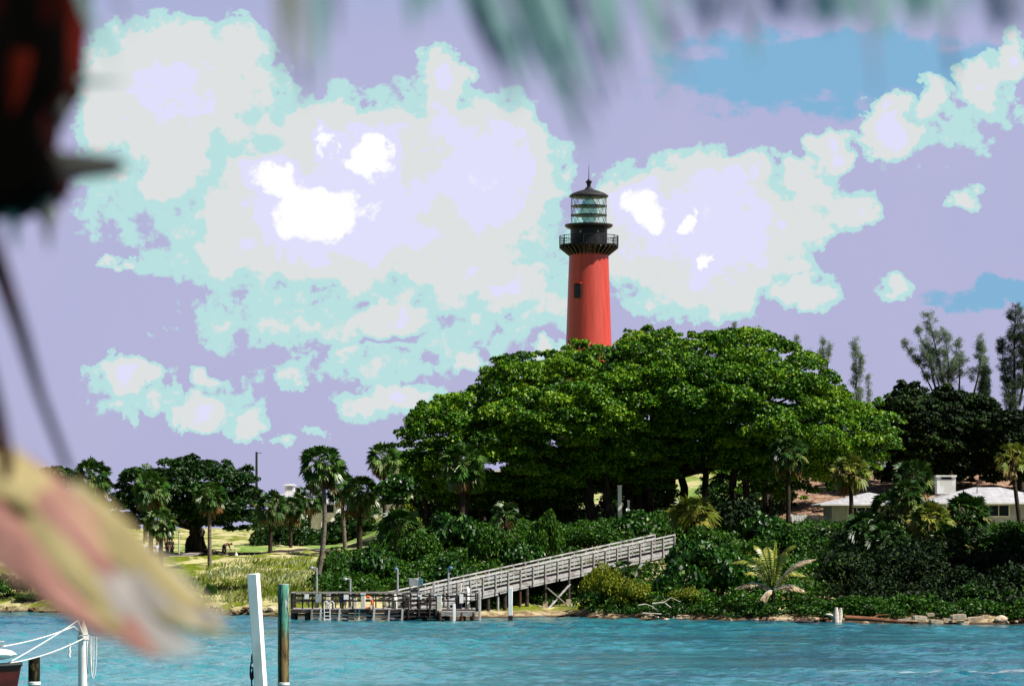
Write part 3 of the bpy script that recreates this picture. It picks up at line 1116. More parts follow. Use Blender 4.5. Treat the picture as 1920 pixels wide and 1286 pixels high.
def build_ramp():
    t = thing('boardwalk_ramp', 'long weathered wooden boardwalk ramp climbing from the dock to the trees', 'boardwalk', RP0)
    a = Vector((0, 0, 0)); c = RP1 - RP0
    fl = Vector((c.x, c.y, 0)).normalized()
    side = Vector((-fl.y, fl.x, 0))     # towards the far left side
    wid = 1.7
    up = Vector((0, 0, 1))
    # deck of individual planks
    m = MB()
    n = 150
    for k in range(n):
        p = a.lerp(c, (k + .5) / n)
        j = random.Random(k).uniform(-.03, .03)
        q0 = p + side * (-.06 + j); q1 = p + side * (wid + .06 + j)
        m.beam(q0, q1, c.length / n * .93, .05, up)
    m.build('deck', M['wood_brown'], t)
    st = MB()
    for s_ in (-.09, wid + .09):
        st.beam(a + side * s_ + up * -.16, c + side * s_ + up * -.16, .08, .30)
        # a lower ledger set a little out of line, piece by piece
        for k in range(9):
            u0, u1 = k / 9 + .004, (k + 1) / 9 - .004
            dz = -.40 + .03 * math.sin(k * 2.3)
            st.beam(a.lerp(c, u0) + side * (s_ + (.02 if s_ < 0 else -.02)) + up * dz, a.lerp(c, u1) + side * (s_ + (.02 if s_ < 0 else -.02)) + up * dz, .07, .13)
    st.build('stringer', M['wood_light'], t)
    for s_, nm in ((-.17, 'near'), (wid + .17, 'far')):
        hr = MB()
        hr.beam(a + side * s_ + up * 1.05, c + side * s_ + up * 1.05, .16, .07)
        hr.build('handrail', M['wood_pale'], t)
        for h in (.78, .52, .24):
            b_ = MB()
            ins = .06 if s_ < 0 else -.06
            for k in range(6):
                u0, u1 = k / 6 + .001, (k + 1) / 6 - .001
                b_.beam(a.lerp(c, u0) + side * (s_ + ins) + up * (h + .008 * math.sin(k * 1.7)), a.lerp(c, u1) + side * (s_ + ins) + up * (h + .008 * math.sin(k * 1.7 + 1)), .045, .15 if h > .3 else .11)
            b_.build('rail_board', M['wood_light'], t)
        n = 23
        for k in range(n):
            p = a.lerp(c, (k + .02) / (n - .96)) + side * s_
            tl = random.Random(k + 7).uniform(-.02, .02)
            MB().beam(p + up * -.42, p + up * 1.02 + fl * tl, .11, .09, fl).build('rail_post', M['wood'], t)
    # supports
    for px, mat_, wd in ((800, 'wood_dark', .24), (842, 'wood_dark', .24), (880, 'wood_dark', .22), (918, 'wood_dark', .22), (937, 'steel', .15), (978, 'wood_red', .17), (948, 'wood_dark', .24), (990, 'wood_dark', .24), (1098, 'wood_red', .14)):
        # near row of piles, found by marching along the ramp
        best = min((abs((RP0 + c * u - side * .0).x / (RP0 + c * u).y * F + 960 - px), u) for u in np.linspace(0, 1, 200))[1]
        p = a.lerp(c, best)
        for s_ in (.12, wid - .15):
            q = p + side * s_
            w = RP0 + q
            zb = min(gz(w.x, w.y), 0) - .6 - RP0.z if gz(w.x, w.y) < .2 else gz(w.x, w.y) - .5 - RP0.z
            MB().tube([(q.x, q.y, zb), (q.x, q.y, q.z - .06)], [wd * .62, wd * .55], 10).build('pile', M[mat_], t)
    # braced bent
    for px in (1022, 1066):
        best = min((abs((RP0 + c * u).x / (RP0 + c * u).y * F + 960 - px), u) for u in np.linspace(0, 1, 400))[1]
        p = a.lerp(c, best)
        w = RP0 + p
        zb = gz(w.x, w.y) - .4 - RP0.z
        MB().beam((p.x, p.y, zb), (p.x, p.y, p.z - .05), .15, .15, fl).build('pile', M['wood_dark'], t)
        MB().box((p.x, p.y, zb + .45), (.36, .36, .8)).build('footing', M['rock_pale'], t)
        if px == 1022:
            pa = p
        else:
            pc = p
    off = -side * .12
    MB().beam(pa + off + up * (-2.35), pc + off + up * (-.85), .05, .17, fl.cross(up)).build('cross_brace', M['wood_pale'], t)
    MB().beam(pa + off * 1.6 + up * (-.75), pc + off * 1.6 + up * (-2.55), .05, .13, fl.cross(up)).build('cross_brace', M['wood'], t)
    p1 = a.lerp(c, .80); p2 = a.lerp(c, .87)
    MB().beam(p1 + off + up * -2.6, p2 + off + up * -.55, .06, .2, fl.cross(up)).build('cross_brace', M['wood_pale'], t)


build_ramp()


# ------------------------------------------------------------------ dock
DY = 205.6


def build_dock():
    o = P(545, 1141, DY)
    t = thing('dock', 'weathered wooden fishing dock with dark railings at the water edge', 'dock', (o.x, DY, 0))
    X = lambda px: px2x(px, DY) - o.x
    Z = lambda py: py2z(py, DY)
    up = Vector((0, 0, 1))
    dz = Z(1141)
    dep = 3.0
    m = MB()
    n = 84
    xa, xb = X(545), X(892)
    for k in range(n):
        x = xa + (xb - xa) * (k + .5) / n
        m.box((x, dep / 2 + random.Random(k).uniform(-.03, .03), dz - .03), ((xb - xa) / n * .92, dep, .06))
    m.build('deck', M['wood'], t)
    f = MB()
    f.box(((xa + X(760)) / 2, .03, dz - .17), (X(760) - xa, .07, .2))
    f.box(((xa + xb) / 2, dep - .05, dz - .17), (xb - xa, .07, .2))
    f.build('edge_beam', M['wood_dark'], t)
    # slack rubber and board facing between the white fender posts
    fp = [585, 602, 637, 667, 674, 702, 730, 755]
    for a, c in zip(fp[:-1], fp[1:]):
        if c - a < 10: continue
        b_ = MB()
        for k, (py, th) in enumerate(((1147, 5), (1153.5, 5), (1160, 4.5))):
            jj = random.Random(a * 7 + k).uniform(-.05, .05)
            b_.beam((X(a) + .06, .10, Z(py) + jj), (X(c) - .06, .10, Z(py) - jj * .5), .05, th * DY / F * .72)
        b_.build('fender_board', M['wood_light'] if a in (585, 674, 602, 702) else M['wood'], t)
    for px in fp:
        MB().beam((X(px), -.05, Z(1141)), (X(px - 2), -.09, -.4), .12, .10, Vector((0, 1, 0))).build('fender_post', M['wood_pale'], t)
    # low dark cross beams under the deck
    b_ = MB()
    for py in (1146, 1152):
        b_.beam((X(545), .5, Z(py)), (X(890), .5, Z(py)), .12, .14)
    b_.build('cross_beam', M['wood_dark'], t)
    for px in (549, 575, 610, 645, 690, 735, 770, 795, 822, 838, 868, 885):
        for y in (.35, 2.6):
            MB().tube([(X(px), y, -2.5), (X(px), y, dz - .07)], .15, 10).build('pile', M['wood_dark'] if y > 1 or px < 800 else M['wood_red'], t)
    # lower landing on the right
    l = MB()
    l.box(((X(824) + X(892)) / 2, -.55, Z(1146)), (X(892) - X(824), 1.1, .10))
    l.box(((X(824) + X(892)) / 2, -1.08, Z(1149.5)), (X(892) - X(824), .07, .3))
    l.build('landing', M['wood'], t)
    for px in (826, 866, 888):
        MB().tube([(X(px), -1.0, -2.5), (X(px), -1.0, Z(1147))], .14, 10).build('pile', M['wood_red'], t)
    # railings: front, left end, back
    def railing(p0, p1, n, mat, h=1.06):
        p0, p1 = Vector(p0), Vector(p1)
        mb = MB()
        mb.beam(p0 + up * h, p1 + up * h, .14, .06)
        mb.build('handrail', M['wood'], t)
        mb = MB()
        mb.beam(p0 + up * h * .80, p1 + up * h * .80, .04, .10)
        mb.beam(p0 + up * h * .50, p1 + up * h * .50, .04, .10)
        mb.build('rail_board', M[mat], t)
        for k in range(n):
            q = p0.lerp(p1, k / (n - 1))
            MB().box((q.x, q.y + .03, q.z + h / 2 - .02), (.09, .09, h - .02)).build('rail_post', M['wood_dark'], t)
    railing((X(548), .10, dz), (X(756), .10, dz), 12, 'wood_dark')
    railing((X(548), 2.9, dz), (X(752), 2.9, dz), 9, 'wood_dark')
    railing((X(546), .2, dz), (X(546), 2.8, dz), 3, 'wood_dark')
    railing((X(770), .10, dz), (X(892), .10, dz), 8, 'wood_dark')
    railing((X(895), .0, dz), (X(895), 2.8, dz), 3, 'wood_pale')
    # fish cleaning benches on the right half
    for px, py in ((770, 1127), (795, 1130), (812, 1122)):
        b_ = MB()
        b_.box((X(px), .9, Z(py)), (1.0, .7, .07))
        for sx_ in (-1, 1):
            b_.box((X(px) + sx_ * .42, .9, (Z(py) + dz) / 2 - .02), (.08, .5, Z(py) - dz - .04))
        b_.build('work_bench', M['wood_dark'], t)
    # boarded lower frame of the gap
    b_ = MB()
    for py in (1124, 1133, 1147, 1155):
        b_.beam((X(757), .02, Z(py)), (X(826), .02, Z(py + .6)), .05, .10)
    for px in (766, 786, 806, 818):
        b_.box((X(px), -.03, (Z(1160) + Z(1118)) / 2), (.10, .06, Z(1118) - Z(1160)))
    b_.build('ladder_frame', M['wood_dark'], t)
    return o, X, Z, dz


DOCK_O, DX, DZ, DDZ = build_dock()


def dock_at(px, y, z=None):
    return Vector((DOCK_O.x + DX(px), DY + y, DDZ if z is None else z))


def lamp_post(px, py_top, y, label, h_arm=.35, sgn=-1, blue=False, pymid=None):
    b_ = dock_at(px, y)
    h = py2z(py_top, DY + y) - b_.z
    t = thing('lamp_post', label, 'lamp post', b_, 'slim lamp posts along the dock')
    MB().tube([(0, 0, 0), (0, 0, h)], [.085, .065], 10).build('pole', M['steel'], t)
    hd = MB()
    hd.tube([(0, 0, h - .05), (sgn * h_arm * .5, 0, h + .02), (sgn * h_arm, 0, h)], [.05, .05, .04], 8)
    hd.build('arm', M['steel'], t)
    lm = MB().lathe([(.05, .10), (.13, .07), (.16, 0), (.15, -.06), (.06, -.10)], 14, (sgn * h_arm, 0, h))
    lm.build('lamp_head', M['blue_box'] if blue else M['steel'], t)
    MB().box((0, 0, .05), (.26, .26, .1)).build('base_plate', M['steel'], t)


lamp_post(588, 1064, 3.2, 'tall pale lamp post at the left end of the dock beside the leaning palm trunk')
lamp_post(652, 1085, 3.2, 'short pale lamp post behind the dock railing, left of the ramp')
lamp_post(742, 1066, 3.2, 'slim lamp post just left of the grey utility box on the dock', h_arm=.12, blue=True)
lamp_post(840, 1064, 1.2, 'slim bluish-headed lamp post before the ramp on the right half of the dock', h_arm=.15, sgn=1, blue=True)


def build_dock_things():
    # grey utility box on two legs
    b_ = dock_at(775, 2.2)
    t = thing('utility_cabinet', 'grey metal utility cabinet on legs beside the ramp foot', 'cabinet', b_)
    z0, z1 = DZ(1099) - DDZ, DZ(1085) - DDZ
    MB().box((-.05, 0, (z0 + z1) / 2), (.62, .4, z1 - z0)).build('box', M['steel'], t, bevel=.015)
    MB().box((.42, .02, (z0 + z1) / 2), (.30, .36, (z1 - z0) * .9)).build('meter_box', M['blue_box'], t, bevel=.015)
    for x in (-.3, .3):
        MB().box((x, 0, z0 / 2), (.07, .07, z0)).build('leg', M['steel'], t)
    MB().box((0, -.05, z0 * .75), (.5, .2, .3)).build('junction_box', M['dark_metal'], t)
    a = thing('aerial', 'thin upright whip aerial just right of the grey cabinet', 'aerial', dock_at(781.5, 2.7))
    MB().tube([(0, 0, 0), (0, 0, py2z(1070, DY + 2.7) - DDZ)], [.035, .018], 6).build('mast', M['steel'], a)
    MB().box((0, 0, .06), (.16, .16, .12)).build('mast_base', M['steel'], a)
    # life ring hung on a rail post
    c = dock_at(690, -.05, DZ(1129))
    t = thing('life_ring', 'orange life ring hanging on the dock railing', 'life ring', c)
    ring = MB()
    pts = [(.27 * math.cos(2 * math.pi * k / 24), 0, .38 * math.sin(2 * math.pi * k / 24)) for k in range(25)]
    ring.tube(pts, .085, 8, cap=False).build('ring', M['life_ring'], t)
    gl = MB()
    for k in range(4):
        a_ = math.pi / 4 + k * math.pi / 2
        gl.box((.27 * math.cos(a_), 0, .38 * math.sin(a_)), (.15, .2, .15), 0, a_)
    gl.build('grip_band', M['white'], t)
    # signs on the front rail
    for px, py, w, h, lab, mat_ in ((575, 1118, 8, 9, 'small white notice board near the left end of the dock railing', 'white'),
                                    (597, 1121, 11, 15, 'plain grey notice board on the dock railing left of the white ladder', 'steel'),
                                    (649, 1119, 9, 9, 'pale blue white notice above the yellow box on the dock', 'white'),
                                    (787, 1119, 7, 9, 'small pale sign on the dark frame below the grey cabinet', 'white'),
                                    (818, 1118, 8, 9, 'pale sign with a dark picture on the railing left of a cream post', 'white'),
                                    (865, 1122, 7, 17, 'tall narrow white sign board at the right end of the dock', 'white')):
        k = DY / F
        s_ = thing('sign_board', lab, 'sign', dock_at(px, -.02, DZ(py)), 'notices along the dock railing')
        MB().box((0, 0, 0), (w * k, .03, h * k)).build('panel', M[mat_], s_, bevel=.006)
        MB().box((0, .045, -.12), (.06, .05, h * k + .45)).build('bracket', M['wood_dark'], s_)
        if px == 818:
            MB().box((0, -.022, -.02), (w * k * .7, .012, h * k * .5)).build('picture', M['dark_metal'], s_)
    # swim ladder of two white hoops
    t = thing('ladder', 'white tube ladder with two hoop handles at the dock front', 'ladder', dock_at(616, -.12, 0))
    for px in (611.5, 622):
        x = px2x(px, DY) - px2x(616, DY)
        pts = [(x - .12, 0, -.3), (x - .12, 0, DZ(1131))]
        pts += [(x - .12 * math.cos(q), 0, DZ(1131) + .16 * math.sin(q)) for q in np.linspace(.4, math.pi - .4, 6)]
        pts += [(x + .12, 0, DZ(1131)), (x + .12, .3, DZ(1141))]
        MB().tube(pts, .028, 8).build('hoop', M['white'], t)
    rg = MB()
    for z in (.1, .35, .6):
        rg.tube([(-.3, 0, z), (.15, 0, z)], .022, 6)
    rg.build('rung', M['white'], t)
    # yellow box with lid
    t = thing('yellow_box', 'small yellow box with peaked lid on the dock edge', 'box', dock_at(643, .0))
    k = DY / F
    MB().box((0, .3, .17), (.24, .3, .34)).build('body', M['yellow'], t, bevel=.01)
    MB().box((0, .3, .38), (.28, .34, .07)).build('lid', M['yellow'], t, bevel=.02)
    MB().box((0, .13, .2), (.10, .02, .14)).build('opening', M['dark_metal'], t)
    # white and cream mooring posts standing in front of or on the dock
    for i, (px, py0, py1, w, y, mat_, lab, sq) in enumerate((
            (611, 1112, 1141, 8, 2.6, 'cream', 'cream post behind the white ladder hoops', True),
            (664, 1118, 1141, 8, .9, 'cream', 'cream post second from the orange life ring on its left', True),
            (681, 1114, 1141, 8, -.14, 'cream', 'cream post directly left of the orange life ring', True),
            (739, 1114, 1141, 11, .5, 'cream', 'thick cream post under the left edge of the grey cabinet', False),
            (824, 1114, 1143, 9, -.6, 'cream', 'cream square post at the left end of the lower landing', True),
            (876, 1101, 1141, 8, 1.5, 'white_post', 'round white post with domed top at the right end of the dock', False),
            (957, 1101, 1166, 8, -1.0, 'white_post', 'tall square white mooring post in front of the ramp', True),
            (852, 1132, 1166, 5, -1.4, 'white', 'thin bright white post standing in the water before the landing', True),
            (899, 1105, 1160, 5, .9, 'wood_pale', 'thin bare post where the dock meets the ramp', True),
            (812, 1090, 1141, 5, 2.2, 'wood_pale', 'pale slim post before the lower ramp boards', True),
            (862, 1093, 1141, 5, 2.6, 'cream', 'cream slim post in front of the lower ramp railing', True))):
        zt, zb = py2z(py0, DY + y), py2z(py1, DY + y)
        inwater = py1 > 1150
        zb = -2.0 if inwater else (DDZ if y > -.2 else DZ(1146) + .05)
        t = thing('mooring_post', lab, 'post', dock_at(px, y, zb), 'pale posts on and around the dock')
        wd = w * k
        if sq:
            MB().box((0, 0, (zt - zb) / 2), (wd, wd, zt - zb)).build('post', M[mat_], t, bevel=.02)
        else:
            MB().lathe([(wd / 2, 0), (wd / 2, zt - zb - .1), (wd * .4, zt - zb - .03), (wd * .15, zt - zb)], 14).build('post', M[mat_], t)
        if inwater and w > 5:
            MB().box((0, 0, 2.0 + .18), (wd * 1.06, wd * 1.06, .5)).build('waterline_band', M['wood_dark'], t)
        elif not inwater and w > 6 and sq:
            MB().box((0, 0, zt - zb + .03), (wd * 1.2, wd * 1.2, .06)).build('cap', M['white_post'], t)
    # dark blue crates and bins
    for px, y, lab in ((640, 1.9, 'navy blue bin behind the yellow box on the dock'), (860, .5, 'navy blue bin on the lower right corner of the dock')):
        t = thing('bin', lab, 'bin', dock_at(px, y))
        MB().lathe([(.2, 0), (.25, .62), (.27, .63), (.27, .68), (.2, .72)], 16).build('body', M['navy'], t)
        MB().lathe([(.28, .72), (.28, .76), (.1, .82)], 16).build('lid', M['navy'], t)


build_dock_things()


# ------------------------------------------------------------------ near water things
def build_near():
    # leaning white square post
    Y = 62.0
    a = P(489, 1286, Y); c = P(475, 1075, Y)
    d = (c - a)
    foot = a - d * ((a.z + 1.5) / d.z)
    t = thing('white_mooring_post', 'leaning tall white square mooring post, nearest and left of the mossy piling', 'post', foot)
    top = c - foot
    w = 19.5 * Y / F
    MB().beam((0, 0, 0), top, w, w, Vector((.25, 1, 0))).build('post', M['white'], t, bevel=.012)
    # dark line hanging beside it
    p = [P(475, 1172, Y), P(475, 1200, Y), P(474, 1224, Y)]
    t = thing('hanging_line', 'dark knotted line hanging beside the leaning white post', 'rope', p[0])
    o = p[0]
    m = MB()
    m.tube([q - o for q in p], .008, 6)
    m.build('line', M['rope_dark'], t)
    m = MB()
    k = Y / F
    for (cx, cy, rx, ry) in ((475, 1233, 3.2, 9), (473.5, 1255, 4, 16), (475, 1275, 3.2, 20), (472, 1262, 3, 12)):
        pts = []
        for q in range(17):
            a_ = 2 * math.pi * q / 16
            pts.append(P(cx + rx * math.cos(a_), cy + ry * math.sin(a_), Y + .04 * math.sin(a_ * 2)) - o)
        m.tube(pts, .016, 6, cap=False)
    m.build('coil', M['rope_dark'], t)
    hook = MB().tube([P(475, 1172, Y) - o, P(480, 1168, Y) - o], .01, 6)
    hook.build('hook', M['dark_metal'], t)
    # mossy round piling
    Y = 80.0
    b_ = Vector((px2x(531.5, Y), Y, 0))
    k = Y / F
    h = py2z(1094, Y)
    t = thing('mossy_piling', 'weathered round piling with green flaked paint over brown wood', 'piling', b_)
    r0 = 10.6 * k
    rnd = random.Random(3)
    m = MB().lathe([(r0 * (1 + rnd.uniform(-.03, .03)), z) for z in np.linspace(-2, h - .02, 24)] + [(r0 * .93, h)], 24)
    m.build('post', M['piling'], t)
    m = MB().lathe([(r0 * 1.0, py2z(1284, Y)), (r0 * 1.07, py2z(1283.5, Y)), (r0 * 1.07, py2z(1279, Y)), (r0 * 1.0, py2z(1278.5, Y))], 24)
    m.build('rope_band', M['rope_white'], t)
    # white round piling with lines, far left
    Y = 80.0
    b_ = Vector((px2x(156, Y), Y, 0))
    zt = py2z(1163, Y)
    t = thing('white_piling', 'round white piling with pointed cap and mooring lines tied to it', 'piling', b_)
    r0 = 9.6 * k
    MB().lathe([(r0, -2), (r0 * .98, py2z(1188, Y))], 20).build('post', M['white_post'], t)
    MB().lathe([(r0 * .97, py2z(1188, Y)), (r0 * .8, py2z(1180, Y)), (r0 * .5, py2z(1172, Y)), (r0 * .12, zt)], 20).build('cap', M['cream'], t)
    MB().lathe([(r0 * 1.0, py2z(1200, Y)), (r0 * 1.12, py2z(1199, Y)), (r0 * 1.12, py2z(1192, Y)), (r0 * 1.0, py2z(1191, Y))], 20).build('lashing', M['rope_white'], t)

    def sag(p0, p1, n, s):
        return [p0.lerp(p1, i / n) - Vector((0, 0, s * 4 * (i / n) * (1 - i / n))) for i in range(n + 1)]
    Yb = 78.0
    for i, (q0, q1, s_, lab) in enumerate(((P(146, 1163, Y - .2), P(14, 1243, Yb), .03, 'steep upper mooring line from the white piling to the boat'),
                                           (P(138, 1174, Y - .1), P(6, 1211, Yb), .06, 'nearly level upper mooring line above the boat bow'),
                                           (P(167, 1191, Y - .2), P(16, 1243, Yb), .10, 'slack lowest mooring line from the piling lashing to the boat'))):
        t = thing('mooring_line', lab, 'rope', q0, 'white mooring lines at the lower left')
        MB().tube([q - q0 for q in sag(q0, q1, 14, s_)], .016, 6).build('line', M['rope_white'], t)
        MB().tube([Vector((0, 0, 0)), P(156, 1190, Y - .17) - q0], .02, 6).build('knot', M['rope_white'], t)
    # coil hanging on the right of the piling
    o = P(170, 1192, Y - .1)
    t = thing('rope_coil', 'slack white rope coil hanging on the right of the white piling', 'rope', o)
    for (x0, x1, yb) in ((168, 172, 1255), (170, 176, 1266), (169, 181, 1271)):
        pts = []
        for q in np.linspace(0, 1, 20):
            a_ = q * math.pi
            pts.append(P((x0 + x1) / 2 - (x1 - x0) / 2 * math.cos(a_), 1192 + (yb - 1192) * math.sin(a_) ** .7, Y - .12 + .05 * q) - o)
        MB().tube(pts, .013, 6).build('strand', M['rope_white'], t)
    # rag on the line
    o = P(131, 1206, 79.4)
    t = thing('white_rag', 'limp white rag hanging from the lowest mooring line', 'rag', o)
    m = MB()
    vs, fs = [], []
    for i in range(8):
        w = (2.3 - .12 * i + .5 * math.sin(i * 1.7)) * k
        y = .02 * math.sin(i)
        for x, yy in ((-w, y), (0, y - .05), (w, y), (0, y + .03)):
            vs.append((x + .01 * math.sin(i * 2), yy, -i * 3.6 * k))
    for i in range(7):
        for j in range(4):
            fs.append((i * 4 + j, i * 4 + (j + 1) % 4, i * 4 + 4 + (j + 1) % 4, i * 4 + 4 + j))
    fs.append((0, 1, 2, 3)); fs.append((31, 30, 29, 28))
    m.add(vs, fs, True).build('cloth', M['rope_white'], t)
    # short dark piling stub
    Ys = 74.0
    b_ = Vector((px2x(64, Ys), Ys, 0))
    t = thing('short_piling', 'short dark piling with slanted flat top in the lower left corner', 'piling', b_)
    ks = Ys / F
    zt = py2z(1234, Ys)
    m = MB()
    seg = 18
    vs = []
    for z in (-2, zt - 1.0, zt):
        for q in range(seg):
            a_ = 2 * math.pi * q / seg
            x = 11 * ks * math.cos(a_)
            zz = z + (x * .28 if z == zt else 0)
            vs.append((x, 11 * ks * math.sin(a_), zz - (.35 * x if False else 0)))
    fs = [(i * seg + q, i * seg + (q + 1) % seg, (i + 1) * seg + (q + 1) % seg, (i + 1) * seg + q) for i in range(2) for q in range(seg)]
    fs += [tuple(range(seg))[::-1], tuple(2 * seg + q for q in range(seg))]
    m.add(vs, fs).build('post', mat_noise('dark_piling', (.012, .010, .006), (.16, .13, .05), 9, .9, .1, .5, (1, 1, .3), lo=.5, hi=.7), t)
    MB().lathe([(11 * ks, py2z(1284, Ys)), (12.2 * ks, py2z(1283, Ys)), (12.2 * ks, py2z(1278, Ys)), (11 * ks, py2z(1277, Ys))], 18).build('rope_band', M['rope_white'], t)
    # moored boat: only its bow comes into the picture
    Yb = 78.0
    kb = Yb / F
    tipx = px2x(40, Yb)
    t = thing('moored_boat', 'dark red hulled boat with white bow pulpit poking in at the lower left edge', 'boat', (tipx, Yb, 0))
    zsh = py2z(1247, Yb)
    secs = []
    L_ = 9.0
    hull = MB()
    vs, fs = [], []
    n = 15
    for i in range(n):
        u = i / (n - 1)
        x = -u * L_
        hw = 1.55 * (1 - (1 - u) ** 2.2) + .03
        sh = zsh - .55 * u + .18 * u * u
        keel = -.55 + (1 - u) ** 6 * .9
        ch = .25 + .75 * (1 - u) ** 2
        xo = .9 * (1 - u)
        for (y, z, dx) in ((0, keel, -xo * 1.2), (-hw * .72, ch, -xo * .45), (-hw * .9, (ch + sh) / 2, -xo * .18), (-hw, sh, 0), (hw, sh, 0), (hw * .9, (ch + sh) / 2, -xo * .18), (hw * .72, ch, -xo * .45)):
            vs.append((x + dx, y, z))
    for i in range(n - 1):
        for j in range(7):
            fs.append((i * 7 + j, (i + 1) * 7 + j, (i + 1) * 7 + (j + 1) % 7, i * 7 + (j + 1) % 7))
    fs.append(tuple(range(7))); fs.append(tuple((n - 1) * 7 + j for j in reversed(range(7))))
    hull.add(vs, fs, True)
    hull.build('hull', mat_noise('hull_red', (.035, .006, .005), (.09, .012, .008), 1.2, .4, .4), t)
    gun = MB()
    for s_ in (-1, 1):
        pts = []
        for i in range(n):
            u = i / (n - 1)
            pts.append((-u * L_, s_ * (1.55 * (1 - (1 - u) ** 2.2) + .05), zsh - .55 * u + .18 * u * u + .03))
        gun.tube(pts, .055, 8)
    gun.build('gunwale', M['black_paint'], t)
    # rounded white pulpit
    zp = py2z(1226, Yb)
    pul = MB()
    vs, fs = [], []
    rings = 12
    seg = 14
    for i in range(rings + 1):
        u = i / rings
        x = -1.6 + u * 1.49
        e = math.sqrt(max(0, 1 - max(0, (u - .55) / .45) ** 2))
        for q in range(seg):
            a_ = 2 * math.pi * q / seg
            vs.append((x, .36 * e * math.cos(a_), zp - .0 + .15 * e * math.sin(a_)))
    for i in range(rings):
        for q in range(seg):
            fs.append((i * seg + q, i * seg + (q + 1) % seg, (i + 1) * seg + (q + 1) % seg, (i + 1) * seg + q))
    fs.append(tuple(range(seg))); fs.append(tuple(rings * seg + q for q in reversed(range(seg))))
    pul.add(vs, fs, True)
    pul.build('bow_pulpit', M['white'], t)
    MB().box((-1.2, 0, (zp + zsh) / 2 - .08), (.5, .3, zp - zsh)).build('pulpit_support', M['dark_metal'], t)
    rl = MB()
    zr = py2z(1201, Yb)
    rl.tube([(-3, -.5, zr + .05), (-1.2, -.35, zr), (-.42, -.1, zr - .02)], .022, 8)
    rl.tube([(-.42, -.1, zr - .02), (-.6, -.1, zp)], .02, 8)
    rl.tube([(-2, -.42, zr + .02), (-2, -.42, zsh - .05)], .02, 8)
    rl.build('bow_rail', M['steel'], t)
    cb = MB().box((-5.2, 0, zsh + .35), (3.2, 2.0, 1.4))
    cb.build('cabin', M['white'], t, bevel=.12)


build_near()


# ------------------------------------------------------------------ broad trees
def in_poly(px, py, poly):
    inside = np.zeros(len(px), bool)
    n = len(poly)
    j = n - 1
    for i in range(n):
        xi, yi = poly[i]; xj, yj = poly[j]
        c = ((yi > py) != (yj > py)) & (px < (xj - xi) * (py - yi) / ((yj - yi) + 1e-9) + xi)
        inside ^= c
        j = i
    return inside


def edge_dist(px, py, poly):
    d = np.full(len(px), 1e9)
    n = len(poly)
    for i in range(n):
        a = np.array(poly[i], float); b_ = np.array(poly[(i + 1) % n], float)
        ab = b_ - a
        t = np.clip(((px - a[0]) * ab[0] + (py - a[1]) * ab[1]) / (ab @ ab + 1e-9), 0, 1)
        d = np.minimum(d, np.hypot(px - a[0] - t * ab[0], py - a[1] - t * ab[1]))
    return d


def outline_crown(poly, Yc, depth, dmax, n_front, n_back, r_lo, r_hi, dens, leaf, seed, squash=.72, n_fill=0, sprays=0):
    """lumps of foliage filling a rounded crown whose silhouette is poly (photo pixels at distance Yc)"""
    rng = np.random.default_rng(seed)
    xs_ = [p[0] for p in poly]; ys_ = [p[1] for p in poly]
    k = F / Yc
    cs, rs = [], []

    def place(nw, sgn, lo, hi, cand):
        got = []
        for _ in range(nw):
            best = None
            for _c in range(cand):
                for _t in range(60):
                    px = rng.uniform(min(xs_), max(xs_), 8); py = rng.uniform(min(ys_), max(ys_), 8)
                    ok = in_poly(px, py, poly)
                    if ok.any():
                        i = np.argmax(ok)
                        break
                r = rng.uniform(lo, hi)
                de = edge_dist(px[i:i + 1], py[i:i + 1], poly)[0]
                r = min(r, max(de / k * 1.15, lo * .55))
                if de / k < r * .55:
                    continue
                dd = min([math.hypot(px[i] - g[0], py[i] - g[1]) for g in got], default=1e9)
                if best is None or dd > best[0]:
                    best = (dd, px[i], py[i], r, de)
            if best:
                got.append((best[1], best[2], best[3], best[4]))
        for (px, py, r, de) in got:
            th = depth * math.sqrt(max(0, 1 - (1 - min(de / dmax, 1)) ** 2))
            Y = Yc - sgn * th * rng.uniform(.82, 1.0) + (0 if sgn else rng.uniform(-.6, .6) * th)
            # keep the place on the crown at Yc scale so that the outline holds
            cs.append(np.array([px2x(px, Yc), Y, py2z(py, Yc)]))
            rs.append(r)
    place(n_front, 1, r_lo, r_hi, 14)
    place(n_back, -1, r_lo, r_hi, 6)
    if n_fill:
        place(n_fill, 0, r_lo, r_hi, 4)
    nb_ = len(cs)
    for _ in range(sprays):          # loose twigs sticking out past the lumps
        i = rng.integers(0, n_front if nb_ > n_front else nb_)
        d = unit(rng.normal(size=3) + np.array([0, -.2, .7]))
        cs.append(cs[i] + d * rs[i] * np.array([1, 1, squash]) * rng.uniform(.95, 1.25))
        rs.append(rng.uniform(.22, .5))
    per = [max(26, int(dens * r * r)) for r in rs]
    Pn, Nn = puff_points(cs, rs, per, rng, squash)
    size = leaf * rng.uniform(.7, 1.35, len(Pn))
    v, q = leaf_quads(Pn, Nn, size, .62, rng)
    tint = np.clip(rng.beta(2.2, 2.6, len(Pn)) + np.repeat(rng.normal(0, .13, len(per)), per), 0, 1)
    return v, q, tint, cs, rs


def limb(p0, p1, r0, r1, seed, bend=.8, n=7):
    rnd = random.Random(seed)
    p0, p1 = Vector(p0), Vector(p1)
    pts, rr = [], []
    for i in range(n + 1):
        t = i / n
        q = p0.lerp(p1, t)
        w = math.sin(t * math.pi) * bend
        pts.append(q + Vector((rnd.uniform(-1, 1) * w * .4, rnd.uniform(-1, 1) * w * .4, w * .5)))
        rr.append(r0 + (r1 - r0) * t)
    return pts, rr


